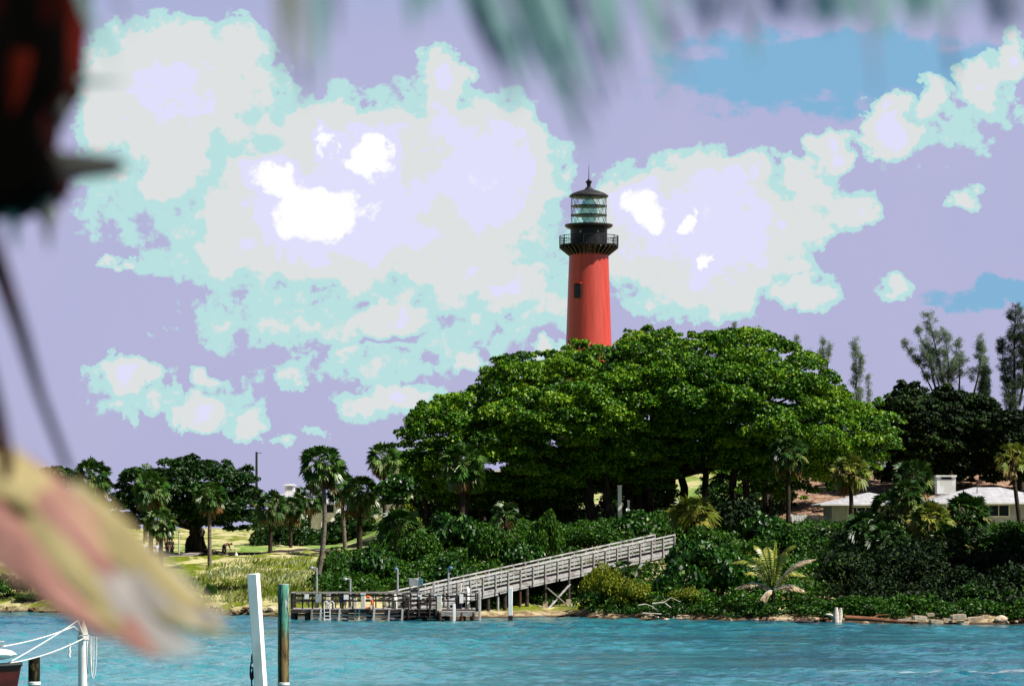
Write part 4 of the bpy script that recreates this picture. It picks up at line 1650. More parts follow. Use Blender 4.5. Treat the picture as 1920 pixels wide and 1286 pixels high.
def broad_tree(name, label, cat, poly, Yc, base_px, mat, seed, depth, dmax, nf, nb, rl, rh, dens, leaf, trunk_r, limbs, bark='fig_bark', extra_trunks=(), nfill=0, group=None, sprays=0, squash=.62):
    b_ = base_at(base_px, Yc)
    t = thing(name, label, cat, b_, group)
    v, q, tint, cs, rs = outline_crown(poly, Yc, depth, dmax, nf, nb, rl, rh, dens, leaf, seed, n_fill=nfill, sprays=sprays, squash=squash)
    me = np_mesh('crown', v - np.array(b_), q, tint)
    link('crown', me, mat, t)
    rnd = random.Random(seed)
    ctr = np.mean(np.array(cs), 0)
    m = MB()
    fork = Vector((0, 0, (ctr[2] - b_.z) * .42))
    fl = [(trunk_r * 1.5, -.4), (trunk_r * 1.15, .5), (trunk_r, 1.4)]
    m.tube([(0, 0, -.4), (.05, 0, .5), (.0, 0, 1.4), fork], [trunk_r * 1.6, trunk_r * 1.2, trunk_r, trunk_r * .85], 12)
    m.build('trunk', M[bark], t)
    order = sorted(range(len(cs)), key=lambda i: rnd.random())
    for i in order[:limbs]:
        tgt = Vector(cs[i]) - b_
        m = MB()
        pts, rr = limb(fork, tgt, trunk_r * .5, .07, seed + i, .9)
        m.tube(pts, rr, 7)
        m.build('limb', M[bark], t)
    for (px, Y, rad, pyt) in extra_trunks:
        g0 = base_at(px, Y)
        m = MB()
        top = Vector((g0.x + rnd.uniform(-.6, .6), g0.y + rnd.uniform(-.5, .5), py2z(pyt, Y)))
        pts, rr = limb(g0 - Vector((0, 0, .3)), top, rad * 1.2, rad * .8, seed + int(px), .5)
        m.tube([p - b_ for p in pts], rr, 8)
        m.build('prop_root', M[bark], t)
    return t


BANYAN = [(705, 905), (712, 868), (755, 830), (758, 802), (778, 768), (822, 742), (880, 730), (896, 715), (908, 692), (940, 668), (985, 660), (1030, 664), (1062, 656),
          (1085, 640), (1120, 652), (1150, 648), (1180, 620), (1225, 613), (1290, 630), (1340, 622), (1385, 614), (1432, 626), (1482, 648), (1536, 680),
          (1570, 722), (1590, 752), (1640, 752), (1672, 780), (1686, 820), (1670, 850), (1640, 890), (1560, 920), (1500, 945), (1450, 950), (1340, 925), (1310, 890), (1270, 890), (1250, 940), (1130, 938), (1090, 942), (1060, 965),
          (960, 972), (880, 968), (830, 960), (790, 935), (740, 930)]
xt = [(805, 268, .28, 930), (868, 262, .3, 900), (905, 272, .4, 900), (965, 266, .45, 880), (1010, 276, .5, 880), (1060, 270, .4, 880), (1110, 264, .42, 860), (1146, 262, .3, 860),
      (1176, 266, .36, 850), (1215, 268, .5, 850), (1255, 275, .4, 850), (1285, 279, .35, 850), (1330, 266, .3, 850), (1372, 268, .35, 850), (1402, 264, .3, 850), (1440, 270, .36, 850), (1470, 276, .4, 860)]
broad_tree('banyan_tree', 'huge spreading banyan with many prop roots in front of the lighthouse', 'tree', BANYAN, 272, 1190, M['banyan'], 11,
           15, 190, 340, 130, .7, 2.0, 460, .255, .95, 34, extra_trunks=xt, nfill=170, sprays=460, squash=.64)

FIG = [(212, 962), (216, 920), (232, 895), (252, 872), (300, 880), (318, 848), (345, 858), (372, 850), (392, 868), (420, 850), (440, 870), (468, 876), (490, 905), (498, 935), (486, 962), (478, 988), (430, 1000), (392, 990), (345, 985), (300, 985), (250, 1000), (225, 990)]
broad_tree('fig_tree', 'dark dense fig tree with thick trunk in the middle of the left lawn', 'tree', FIG, 272, 366, M['fig'], 21,
           5.5, 70, 80, 30, .6, 1.4, 420, .27, .5, 14, nfill=24, sprays=150, extra_trunks=((352, 272, .3, 985), (385, 273, .3, 985)))
LT = [(52, 905), (60, 885), (85, 875), (120, 872), (138, 885), (142, 915), (140, 945), (110, 960), (70, 955), (50, 930)]
broad_tree('broad_tree', 'light green round tree at the far left beside the fullest palm', 'tree', LT, 300, 100, M['shrub'], 31, 3, 40, 26, 12, .7, 1.3, 300, .34, .3, 6, bark='bark')
GT = [(248, 905), (250, 878), (262, 866), (280, 868), (292, 880), (296, 905), (280, 930), (258, 930)]
broad_tree('grey_tree', 'pale grey-green wispy tree behind the left edge of the dark fig', 'tree', GT, 330, 272, M['needle'], 41, 2, 25, 16, 6, .5, 1.0, 150, .3, .2, 5, bark='bark')
DK = [(1628, 905), (1640, 850), (1640, 790), (1655, 745), (1680, 722), (1712, 718), (1740, 735), (1765, 722), (1800, 735), (1840, 745), (1868, 770), (1886, 800), (1900, 840), (1895, 880), (1860, 905), (1780, 910), (1700, 912)]
broad_tree('dark_tree', 'broad near-black evergreen behind the house, right of the banyan', 'tree', DK, 292, 1740, M['dark_tree'], 51, 7, 80, 110, 40, .8, 1.8, 300, .34, .5, 16, nfill=30, sprays=220)
DK2 = [(1842, 905), (1850, 810), (1868, 770), (1898, 770), (1935, 790), (1965, 830), (1970, 900), (1900, 915)]
broad_tree('dark_tree', 'narrower dark evergreen at the right edge of the picture under the tall pine', 'tree', DK2, 284, 1915, M['dark_tree'], 52, 4, 50, 50, 20, .7, 1.5, 300, .34, .4, 8, nfill=10, sprays=100)
ET = [(1945, 1010), (1940, 900), (1975, 760), (2040, 640), (2140, 600), (2240, 680), (2300, 820), (2310, 980), (2200, 1040), (2050, 1040)]  # unseen tree, added to cast shade on the right bank
broad_tree('unseen_shade_tree', 'unseen tall tree added right of the view to shade the bank', 'tree', ET, 214, 2120, M['fig'], 71, 7, 120, 70, 36, 1.0, 1.9, 190, .42, .5, 8, nfill=30)
BT = [(700, 912), (745, 884), (770, 892), (776, 930), (752, 952), (716, 948)]
broad_tree('small_tree', 'small leafy tree tucked under the left skirt of the banyan', 'tree', BT, 252, 742, M['grape'], 61, 2.2, 30, 18, 8, .6, 1.1, 330, .34, .16, 5)


# ------------------------------------------------------------------ Australian pines
def pine(label, px, py_top, Y, stems, seed, mat, dens=1.0, name='pine_tree', base_px=None):
    b_ = base_at(base_px or px, Y)
    t = thing(name, label, 'pine tree', b_, 'feathery pines on the skyline')
    rng = np.random.default_rng(seed)
    rnd = random.Random(seed)
    Ps, Al, Sz = [], [], []
    tm = MB()
    for (tx, ty, sx_, r0, spread) in stems:
        top = P(tx, ty, Y) + Vector((0, rnd.uniform(-1.5, 1.5), 0)) - b_
        start = Vector((0, 0, -.3)) if sx_ is None else P(sx_[0], sx_[1], Y) - b_
        n = 12
        pts, rr = [], []
        for i in range(n + 1):
            u = i / n
            q = start.lerp(top, u)
            q += Vector((math.sin(u * 5 + seed) * .18, math.cos(u * 4 + seed) * .15, 0))
            pts.append(q)
            rr.append(r0 * (1 - u * .9))
        tm.tube(pts, rr, 7)
        L_ = (top - start).length
        nb = int(L_ * 6.0 * dens)
        for j in range(nb):
            u = rnd.uniform(.28, 1.0) ** .85
            i = min(int(u * n), n - 1)
            q = pts[i].lerp(pts[i + 1], u * n - i)
            a_ = rnd.uniform(0, 6.283)
            ln = spread * (1.15 - u * .75) * rnd.uniform(.5, 1.1)
            d = Vector((math.cos(a_), math.sin(a_), rnd.uniform(.5, 1.2))).normalized()
            e = q + d * ln
            tm.tube([q, q.lerp(e, .5) + Vector((0, 0, .08)), e], [max(.010, r0 * .10), .010, .005], 4, cap=False)
            # tufts of hanging needles on the twig
            for w in range(2 + int(ln * 3.2)):
                c = q.lerp(e, rnd.uniform(.3, 1.05))
                m_ = int(15 * dens) + 3
                pp = rng.normal(0, .15, (m_, 3)) + np.array(c)
                al = rng.normal(0, .45, (m_, 3)) + np.array(d) * .6 + np.array([0, 0, -.35])
                Ps.append(pp); Al.append(al); Sz.append(rng.uniform(.22, .5, m_))
    tm.build('trunk', M['bark'] if mat != 'dark_needle' else M['fig_bark'], t)
    Pn = np.concatenate(Ps); al = unit(np.concatenate(Al)); sz = np.concatenate(Sz)
    Nn = unit(np.cross(al, rng.normal(size=al.shape)))
    v, q = leaf_quads(Pn, Nn, sz, .085, rng, along=al)
    link('crown', np_mesh('crown', v, q, rng.random(len(Pn))), M[mat], t)
    return t


pine('big feathery pine leaning left with several rising stems above the dark evergreen', 1790, 585, 305,
     [(1742, 590, None, .26, 2.3), (1695, 642, (1765, 760), .11, 1.3), (1716, 615, (1758, 730), .11, 1.3), (1768, 622, (1780, 760), .14, 1.6), (1795, 640, (1800, 770), .14, 1.6), (1838, 632, (1822, 770), .14, 1.5), (1850, 670, (1830, 780), .1, 1.0), (1730, 660, (1775, 760), .12, 1.6)],
     5, 'needle', 1.0, base_px=1800)
pine('dense dark conical pine among the stems of the biggest feathery pine', 1845, 688, 300, [(1845, 690, None, .2, 1.1)], 8, 'dark_needle', 2.2)
pine('tallest pine cut by the right edge of the picture', 1895, 575, 300,
     [(1905, 575, None, .28, 2.3), (1882, 640, (1893, 780), .12, 1.4), (1925, 600, (1910, 760), .15, 1.7), (1935, 660, (1915, 780), .12, 1.6)], 13, 'dark_needle', 1.25)
pine('slim pale pine standing alone left of the feathery group on the skyline', 1603, 640, 330, [(1603, 640, None, .16, 1.35), (1612, 668, (1606, 730), .07, .8)], 17, 'needle', 1.1)
pine('short thin pine just right of the lone slim pine', 1632, 702, 335, [(1632, 703, None, .1, .6)], 19, 'needle', 1.0)
pine('slim pine poking over the right shoulder of the banyan', 1546, 632, 330, [(1542, 632, None, .14, 1.0), (1556, 640, (1550, 700), .07, .7)], 23, 'needle', 1.0)
pine('hazy leftmost pine top just above the banyan shoulder', 1495, 632, 335, [(1492, 633, None, .12, 1.1), (1515, 655, (1500, 700), .07, .7)], 29, 'needle', .75)
pine('tiny pine sprig on top of the banyan skyline', 1378, 606, 320, [(1377, 606, None, .1, .4)], 33, 'needle', .7)


# ------------------------------------------------------------------ palms
def fan_blade(rng, base, d, L_, pet, droop, nseg=15, spread=2.6, quads=None):
    """one fan leaf: stalk from base along d, then a fan of narrow leaflets"""
    d = d / np.linalg.norm(d)
    side = np.cross(d, [0, 0, 1.0])
    if np.linalg.norm(side) < .1:
        side = np.array([1.0, 0, 0])
    side /= np.linalg.norm(side)
    nrm = np.cross(side, d)
    ro = rng.uniform(-1.1, 1.1)
    side, nrm = side * math.cos(ro) + nrm * math.sin(ro), nrm * math.cos(ro) - side * math.sin(ro)
    hub = base + d * pet + np.array([0, 0, -droop * .15 * pet])
    vs, fs = [], []
    w = .028
    o = len(quads[0])
    quads[0].extend([base - side * w, base + side * w, hub + side * w * .7, hub - side * w * .7])
    quads[1].append((o, o + 1, o + 2, o + 3))
    quads[2].append(.75)
    tn = rng.uniform(.1, .75)
    for i in range(nseg):
        a = (i / (nseg - 1) - .5) * spread + rng.normal(0, .05)
        ln = L_ * (1 - .28 * abs(a) / (spread / 2)) * rng.uniform(.85, 1.1)
        e = d * math.cos(a) + side * math.sin(a)
        fold = nrm * (.10 * (1 if i % 2 else -1) + .16 * abs(math.sin(a)))
        m = hub + e * ln * .55 + fold * ln * .5 + np.array([0, 0, -droop * .10 * ln])
        tip = hub + e * ln * .95 + fold * ln * .3 + np.array([0, 0, -droop * ln * rng.uniform(.3, .6)])
        pw = np.cross(e, nrm)
        pw = pw / max(np.linalg.norm(pw), 1e-6) * .095 * L_
        o = len(quads[0])
        quads[0].extend([hub, m - pw, tip, m + pw])
        quads[1].append((o, o + 1, o + 2, o + 3))
        quads[2].append(min(1, max(0, tn + rng.normal(0, .1) + (.22 if droop > .9 else 0))))


def palm_crown(seed, n, L_=.85, pet=.9, low=-.75, dead=0):
    rng = np.random.default_rng(seed)
    Q = ([], [], [])
    for i in range(n):
        u = (i + .5) / n
        el = math.asin(np.clip(1 - u * (1 - low), -1, 1)) + rng.normal(0, .08)
        az = i * 2.39996 + rng.normal(0, .15)
        d = np.array([math.cos(az) * math.cos(el), math.sin(az) * math.cos(el), math.sin(el)])
        fan_blade(rng, np.array([0, 0, 0.0]) + d * .12, d, L_ * rng.uniform(.85, 1.15), pet * rng.uniform(.8, 1.15) * (1.0 if el < 1.0 else .85), .5 + .7 * u, quads=Q)
    me = np_mesh('crown', np.array(Q[0]), np.array(Q[1]), Q[2])
    D = ([], [], [])
    for i in range(dead):
        az = rng.uniform(0, 6.283)
        el = rng.uniform(-1.35, -.75)
        d = np.array([math.cos(az) * math.cos(el), math.sin(az) * math.cos(el), math.sin(el)])
        fan_blade(rng, np.array([0, 0, -.15]), d, L_ * rng.uniform(.8, 1.2), pet * rng.uniform(.6, 1.1), 1.2, nseg=11, spread=1.6, quads=D)
    md = np_mesh('dead_fronds', np.array(D[0]), np.array(D[1]), D[2]) if dead else None
    return me, md


CROWNS = {
    'a': palm_crown(1, 60, dead=10), 'b': palm_crown(2, 72, low=-.85, dead=14), 'c': palm_crown(3, 54, low=-.65, dead=8),
    'd': palm_crown(4, 84, low=-.95, dead=16), 'e': palm_crown(5, 34, L_=1.0, pet=.7, low=-.35, dead=6),
    'n': palm_crown(6, 24, low=-.5, dead=4),
}
PALM_MESH = {}


def palm(label, px, cy, rad, Y, var, mat='palm', base_px=None, bark='palm_bark_dark', tr=.17, bend=0.0, name='palm_tree', group='cabbage palms on the bank', dead=True):
    """px, cy: crown centre in the photo; rad: crown half width in photo pixels"""
    k = Y / F
    b_ = base_at(base_px if base_px is not None else px, Y)
    t = thing(name, label, 'palm tree', b_, group)
    c = P(px, cy, Y) - b_
    sc = rad * k / 1.66
    pts, rr = [], []
    n = 10
    cb = c - Vector((0, 0, .25 * sc))
    for i in range(n + 1):
        u = i / n
        q = Vector((0, 0, -.3)).lerp(cb, u)
        q.x += bend * math.sin(u * math.pi)
        q.y += .25 * bend * math.sin(u * math.pi)
        pts.append(q)
        rr.append(tr * (1.25 - .35 * u if u < .85 else 1.05 + (u - .85) * 2.2))
    m = MB().tube(pts, rr, 10)
    m.build('trunk', M[bark], t)
    key = (var, mat)
    if key not in PALM_MESH:
        a, d = CROWNS[var]
        a = a.copy() if any(kk[0] == var for kk in PALM_MESH) else a
        a.materials.clear()
        a.materials.append(M[mat])
        PALM_MESH[key] = a
    rnd = random.Random(int(px * 13 + cy))
    o = link('crown', PALM_MESH[key], None, t, c)
    o.scale = (sc, sc, sc * rnd.uniform(.92, 1.08))
    o.rotation_euler = (rnd.uniform(-.12, .12), rnd.uniform(-.12, .12), rnd.uniform(0, 6.28))
    d = CROWNS[var][1]
    if dead and d is not None:
        if not d.materials: d.materials.append(M['dead_frond'])
        o2 = link('dead_fronds', d, None, t, c)
        o2.scale = (sc, sc, sc)
        o2.rotation_euler = (0, 0, rnd.uniform(0, 6.28))
    return t


palm('full round palm at the far left, above a small shrubby palm', 173, 893, 39, 262, 'd', 'palm_dark')
palm('shrubby low palm directly under the full far left palm', 184, 948, 26, 258, 'e', 'palm_dark', tr=.14)
palm('shaggy palm with long hanging fronds before the left half of the dark fig', 283, 912, 36, 262, 'd', 'palm')
palm('short bright palm before the seated people', 302, 978, 33, solveY(302, 1078), 'c', 'palm', tr=.16)
palm('palm with a bare pale trunk in front of the fig trunk', 393, 925, 33, solveY(394, 1062), 'b', 'palm', bark='palm_bark', tr=.14)
palm('leftmost of the slim palms right of the fig', 509, 947, 33, solveY(507, 1036), 'c', 'palm_dark', base_px=506, tr=.15)
palm('shaggy browner palm below the rooftop lookout', 545, 950, 27, solveY(545, 1026), 'b', 'palm_dark', tr=.14)
palm('dim palm between the lookout and the tall leaning palm', 580, 930, 33, solveY(583, 1013), 'c', 'palm_dark', tr=.15)
palm('tall palm with a pale leaning trunk rising from the bank by the dock', 603, 866, 44, 226, 'b', 'palm', base_px=591, bark='palm_bark', tr=.16, bend=.42)
palm('palm with slanting trunk close behind the tallest leaning palm', 640, 912, 34, 262, 'c', 'palm_dark', base_px=648, bark='palm_bark', tr=.15)
palm('thick crowned palm right of the slanting trunk, before the bank shrubs', 674, 920, 40, 258, 'b', 'palm', tr=.2)
palm('palm lifting above the left tip of the banyan', 718, 856, 34, 256, 'a', 'palm', base_px=724, tr=.16)
palm('grey-green shaggy palm standing before the left half of the banyan', 866, 868, 44, 246, 'd', 'palm', tr=.2)
palm('low wide palm with brown dead leaves among the shrubs above the dock', 752, 990, 50, 238, 'e', 'palm', tr=.2)
palm('yellow-green bushy palm at the upper end of the ramp', 1300, 962, 50, 240, 'e', 'palm_yellow', tr=.25)
palm('tall dim palm in front of the right half of the banyan', 1478, 846, 36, 250, 'b', 'palm_dark', base_px=1478, tr=.17)
palm('palm in front of the left wing of the house', 1594, 882, 40, 247, 'c', 'palm_yellow', base_px=1599, tr=.17)
palm('dark palm between the two roofs of the house', 1714, 893, 42, 248, 'd', 'palm_dark', tr=.17)
palm('dark shaggy palm below the house roof, right of the two roofs', 1668, 952, 40, 243, 'b', 'palm_dark', tr=.17)
palm('yellow-fringed palm with thin pale trunk below the chimney', 1742, 975, 46, 224, 'c', 'palm_yellow', bark='palm_bark', tr=.10)
palm('big dark dome palm in front of the house window wall', 1812, 966, 50, 232, 'd', 'palm_dark', tr=.2)
palm('palm cut by the right edge beside the house corner', 1897, 858, 34, 240, 'n', 'palm_yellow', base_px=1916, tr=.16)
palm('low dark palm left of the yellow-fringed palm', 1622, 990, 42, 226, 'b', 'palm_dark', tr=.17)
palm('small palm with grey stalks in the shade under the banyan', 948, 962, 30, 246, 'n', 'palm_dark', tr=.14)
palm('low spiky palm in the yellow shrub under the ramp', 1168, 1068, 24, 213, 'n', 'palm_dark', tr=.1, dead=False)


for px, cy, rad, Y, var, mat, lab in ((1660, 1010, 40, 222, 'b', 'palm_dark', 'low drooping dark palm between the coconut palm and the thin pale trunk'),
                                (1780, 1020, 44, 220, 'd', 'palm_dark', 'low black-green palm right of the thin pale trunk'),
                                (1872, 1032, 44, 220, 'b', 'palm_dark', 'dark palm low at the right under the house corner window'),
                                (1700, 925, 34, 240, 'd', 'palm_dark', 'dark bushy palm touching the left edge of the main roof'),
                                (1560, 1010, 34, 232, 'c', 'palm', 'mid green palm right of the white fence, above the coconut palm')):
    palm(lab, px, cy, rad, Y, var, mat, tr=.15)


def coconut_palm():
    Y = 205.5
    b_ = base_at(1451, Y)
    t = thing('coconut_palm', 'young coconut palm with yellow arching fronds at the water edge', 'palm tree', b_)
    hub = P(1449, 1108, Y) - b_
    MB().tube([(0, 0, -.3), hub * .5, hub], [.2, .16, .1], 10).build('trunk', M['palm_bark_dark'], t)
    rng = np.random.default_rng(77)
    fronds = [((1454, 1012), 0, -.2), ((1416, 1022), 0, .8), ((1488, 1022), 0, -.9), ((1374, 1056), 0, 1.2), ((1396, 1075), 0, .4), ((1528, 1048), 1, -.6),
              ((1512, 1080), 0, .7), ((1378, 1104), 1, .2), ((1424, 1124), 1, -.5), ((1514, 1110), 1, .1), ((1440, 1025), 0, 1.0), ((1470, 1034), 0, -1.2), ((1408, 1045), 0, -.8)]
    for (tx, ty), dry, dy in fronds:
        tip = P(tx, ty, Y) + Vector((0, dy * 1.2, 0)) - b_
        Q = ([], [], [])
        n = 30
        d0 = tip - hub
        lift = d0.length * (.34 if not dry else .22)
        if abs(tx - 1452) < 12: lift *= .25
        pts = [hub.lerp(tip, i / n) + Vector((0, 0, lift * math.sin(math.pi * (i / n)) * (1 - .25 * i / n))) for i in range(n + 1)]
        for i in range(3, n):
            u = i / n
            tg = (pts[i + 1] - pts[i - 1]).normalized()
            sd = tg.cross(Vector((0, 0, 1)))
            if sd.length < .2: sd = Vector((.5, .8, 0))
            sd.normalize()
            ll = .62 * math.sin(math.pi * min(1, u * .92 + .12)) + .12
            for s_ in (-1, 1):
                e = pts[i] + sd * s_ * ll * .62 + tg * ll * .55 + Vector((0, 0, -ll * (.45 + .2 * rng.random())))
                m_ = pts[i].lerp(e, .5) + Vector((0, 0, .05))
                w = tg * .06
                o = len(Q[0])
                Q[0].extend([np.array(pts[i]), np.array(m_ - w), np.array(e), np.array(m_ + w)])
                Q[1].append((o, o + 1, o + 2, o + 3))
                Q[2].append(float(np.clip(rng.normal(.55, .25), 0, 1)))
        fr = link('frond', np_mesh('frond', np.array(Q[0]), np.array(Q[1]), Q[2]), M['coco_dry'] if dry else M['coco'], t, label='drying tan frond' if dry else None)
        rm = MB().tube(pts, [.045 * (1 - .8 * i / n) + .006 for i in range(n + 1)], 6, cap=False)
        rm.build('rachis', M['palm_yellow'] if not dry else M['wood_pale'], fr)


coconut_palm()


# ------------------------------------------------------------------ shrubs
def bush_mesh(seed, n_puff, leaf, width, dens=300):
    rng = np.random.default_rng(seed)
    cs, rs = [], []
    for i in range(n_puff):
        a = rng.uniform(0, 6.283)
        rr_ = rng.random() ** .5 * .78
        z = .12 + .6 * (1 - rr_ ** 2) * rng.uniform(.45, 1.05)
        cs.append((rr_ * math.cos(a), rr_ * math.sin(a), z))
        rs.append(rng.uniform(.20, .38))
    per = [int(dens * (r / .3) ** 2) for r in rs]
    Pn, Nn = puff_points(cs, rs, per, rng, .85)
    keep = Pn[:, 2] > .02
    Pn, Nn = Pn[keep], Nn[keep]
    v, q = leaf_quads(Pn, Nn, leaf * rng.uniform(.7, 1.3, len(Pn)), width, rng)
    return np_mesh('foliage', v, q, np.clip(rng.beta(2, 2.4, len(Pn)), 0, 1))


BUSH = {'grape': [bush_mesh(100 + i, 26, .15, .85, 130) for i in range(3)],
        'shrub': [bush_mesh(110 + i, 34, .10, .5, 200) for i in range(3)],
        'yellow_shrub': [bush_mesh(120 + i, 30, .085, .5, 200) for i in range(2)],
        'dark_tree': [bush_mesh(130 + i, 30, .12, .55, 160) for i in range(2)]}
STEMS = MB()
rnd_ = random.Random(9)
for i in range(9):
    a_ = i * .7
    e = Vector((math.cos(a_) * rnd_.uniform(.25, .65), math.sin(a_) * rnd_.uniform(.25, .65), rnd_.uniform(.4, .75)))
    STEMS.tube([(0, 0, -.1), e * .5 + Vector((0, 0, .08)), e], [.022, .015, .006], 5)
STEM_ME = STEMS.mesh('stems')
STEM_ME.materials.append(M['bark'])
bcount = {}


def bush(label, px, py_base, py_top, wpx, mat, Y=None, cat='shrub', name='shrub', group='shrubs on the bank', dark_stem=True):
    if Y is None:
        Y = solveY(px, py_base)
    k = Y / F
    b_ = base_at(px, Y)
    h = max(.5, py2z(py_top, Y) - b_.z)
    w = wpx * k / 2
    i = bcount.get(mat, 0)
    bcount[mat] = i + 1
    me = BUSH[mat][i % len(BUSH[mat])]
    if not me.materials: me.materials.append(M[mat])
    t = thing(name, label, cat, b_, group, rz=(i * 1.9) % 6.28)
    f = link('foliage', me, None, t)
    f.scale = (w / 1.08, w / 1.08, h / .98)
    s_ = link('stems', STEM_ME, None, t)
    s_.scale = f.scale
    return t


bush('small round bush alone on the lower grass left of the white post', 395, 1121, 1090, 24, 'shrub', Y=224)
bush('dark leafy shrub at the lower left foot of the bank, left of the ramp start', 632, 1085, 1035, 70, 'shrub')
bush('dense sea grape shrub right above the start of the ramp', 700, 1075, 1020, 95, 'grape', Y=226)
bush('rounded sea grape just above the lower ramp rail', 850, 1100, 1045, 110, 'grape', Y=222)
bush('sea grape with pale leaves in the middle of the bank', 850, 1030, 950, 120, 'grape', Y=238)
bush('leafy shrub left of the pale sea grape, beneath the low palm', 785, 1060, 985, 90, 'shrub', Y=234)
bush('tall bush next right of the pale sea grape', 930, 1060, 975, 110, 'shrub', Y=232)
bush('yellowish topped bush standing highest left of the ramp middle', 1022, 1060, 955, 80, 'shrub', Y=236)
bush('low bush between the ramp rail and the yellowish topped bush', 985, 1060, 1010, 100, 'grape', Y=230)
bush('bush hugging the ramp rail beneath the white posts', 1110, 1045, 975, 110, 'shrub', Y=241)
bush('bush at the top end of the ramp rail under the banyan', 1200, 1020, 955, 120, 'grape', Y=245)
bush('pale yellow shrub growing in front of the ramp above the water', 1130, 1160, 1042, 110, 'yellow_shrub', Y=213)
bush('sparser yellow shrub by the water right of the ramp shrub', 1190, 1155, 1085, 90, 'yellow_shrub', Y=211)
bush('big round sea grape right of the ramp end', 1322, 1130, 1005, 150, 'grape', Y=221)
bush('sea grape growing against the top end of the ramp', 1296, 1075, 998, 100, 'grape', Y=222.5)
bush('dark leafy shrub hiding the foot of the yellow-green bushy palm', 1330, 1030, 975, 120, 'shrub', Y=229)
bush('sea grape hanging over the shore left of the coconut palm', 1275, 1150, 1050, 110, 'grape', Y=214)
bush('yellow-green shrub low over the water with bare branches', 1290, 1158, 1092, 85, 'yellow_shrub', Y=209)
bush('sea grape close on the left of the coconut palm', 1378, 1150, 1040, 110, 'grape', Y=213)
bush('leafy shrub behind the coconut palm crown', 1470, 1060, 985, 130, 'shrub', Y=228)
bush('round bush left of the house under the tall dim palm', 1440, 1030, 955, 120, 'grape', Y=238)
bush('shrub under the white fence', 1530, 1030, 975, 110, 'shrub', Y=236)
bush('leafy mound between the white fence and the low dark palm', 1560, 1060, 1000, 110, 'shrub', Y=228)
bush('low creeper covered mound behind the white driftwood stump', 1590, 1155, 1115, 150, 'shrub', Y=205)
bush('spreading ground shrub right of the driftwood', 1690, 1150, 1110, 130, 'shrub', Y=205)
bush('leafy shrub above the pale stone blocks', 1850, 1150, 1085, 140, 'shrub', Y=205)
bush('dark shrub at the right edge under the house', 1890, 1060, 975, 130, 'shrub', Y=226)
bush('shaded shrub below the big dark dome palm', 1800, 1110, 1030, 130, 'dark_tree', Y=214)  # shaded shrubs here carry their shade in near-black leaf colour
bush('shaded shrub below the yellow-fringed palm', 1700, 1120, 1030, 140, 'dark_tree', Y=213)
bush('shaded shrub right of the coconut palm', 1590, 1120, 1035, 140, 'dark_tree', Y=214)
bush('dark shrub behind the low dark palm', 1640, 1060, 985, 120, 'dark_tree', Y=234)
bush('right-edge bush low over the boulder', 1915, 1140, 1060, 100, 'shrub', Y=208)
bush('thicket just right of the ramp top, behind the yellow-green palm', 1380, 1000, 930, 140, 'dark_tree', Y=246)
bush('small hedge bush behind the pale columns under the banyan', 1250, 985, 945, 80, 'shrub', Y=250)
bush('yellowish bush at the left of the lookout palms far behind', 760, 985, 945, 90, 'yellow_shrub', Y=246)
bush('low yellow bush beneath the far left shrubby palm', 165, 985, 940, 70, 'yellow_shrub', Y=262)
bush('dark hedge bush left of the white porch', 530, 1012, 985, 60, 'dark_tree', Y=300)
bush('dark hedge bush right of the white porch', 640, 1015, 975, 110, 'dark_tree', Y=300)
bush('bush on the far left shore at the picture edge', 15, 1130, 1075, 90, 'shrub', Y=231)
bush('low bush by the rocks of the far left shore', 62, 1138, 1112, 70, 'shrub', Y=229)

# tangle of ground cover over the whole right bank: nobody could count it
rng = np.random.default_rng(404)
cs, rs, sel = [], [], []
dirx = (RP1 - RP0)
for _ in range(6200):
    px = rng.uniform(600, 2060)
    u = rng.uniform(1.6, 56) if px > 900 else rng.uniform(6, 40)
    Ysh = float(lerp(SHORE, px))
    Y = Ysh + u
    x = px2x(px, Y)
    # keep off the ramp and out of the view of it from the water
    yr = RP0.y + dirx.y * (x - RP0.x) / dirx.x
    if 600 < px < 1085 and Y < yr + 4.2:
        continue
    if px >= 1085 and px < 1275 and yr - 2.0 < Y < yr + 4.2:
        continue
    if 1540 < px < 1960 and Y > 244:
        continue
    if px < 700 and Y > 246: continue
    if 1090 < px < 1160 and Y > 262: continue
    if 1270 < px < 1320 and Y > 255: continue
    if 1480 < px < 1640 and Y > 258: continue
    r = rng.uniform(.5, 1.05)
    if px > 1545 and u > 3.2 and px < 1900 - (0 if u < 24 else 4000): continue
    cs.append((x, Y, gz(x, Y) + rng.uniform(.1, .75)))
    rs.append(r)
    if len(cs) >= 1400: break
per = [int(150 * r * r) + 30 for r in rs]
Pn, Nn = puff_points(cs, rs, per, rng, .8)
v, q = leaf_quads(Pn, Nn, .24 * rng.uniform(.7, 1.4, len(Pn)), .6, rng)
o = link('undergrowth', np_mesh('undergrowth', v, q, np.clip(rng.beta(2, 2.6, len(Pn)), 0, 1)), M['shrub'])
props(o, 'dense green undergrowth covering the right bank', 'undergrowth', kind='stuff')

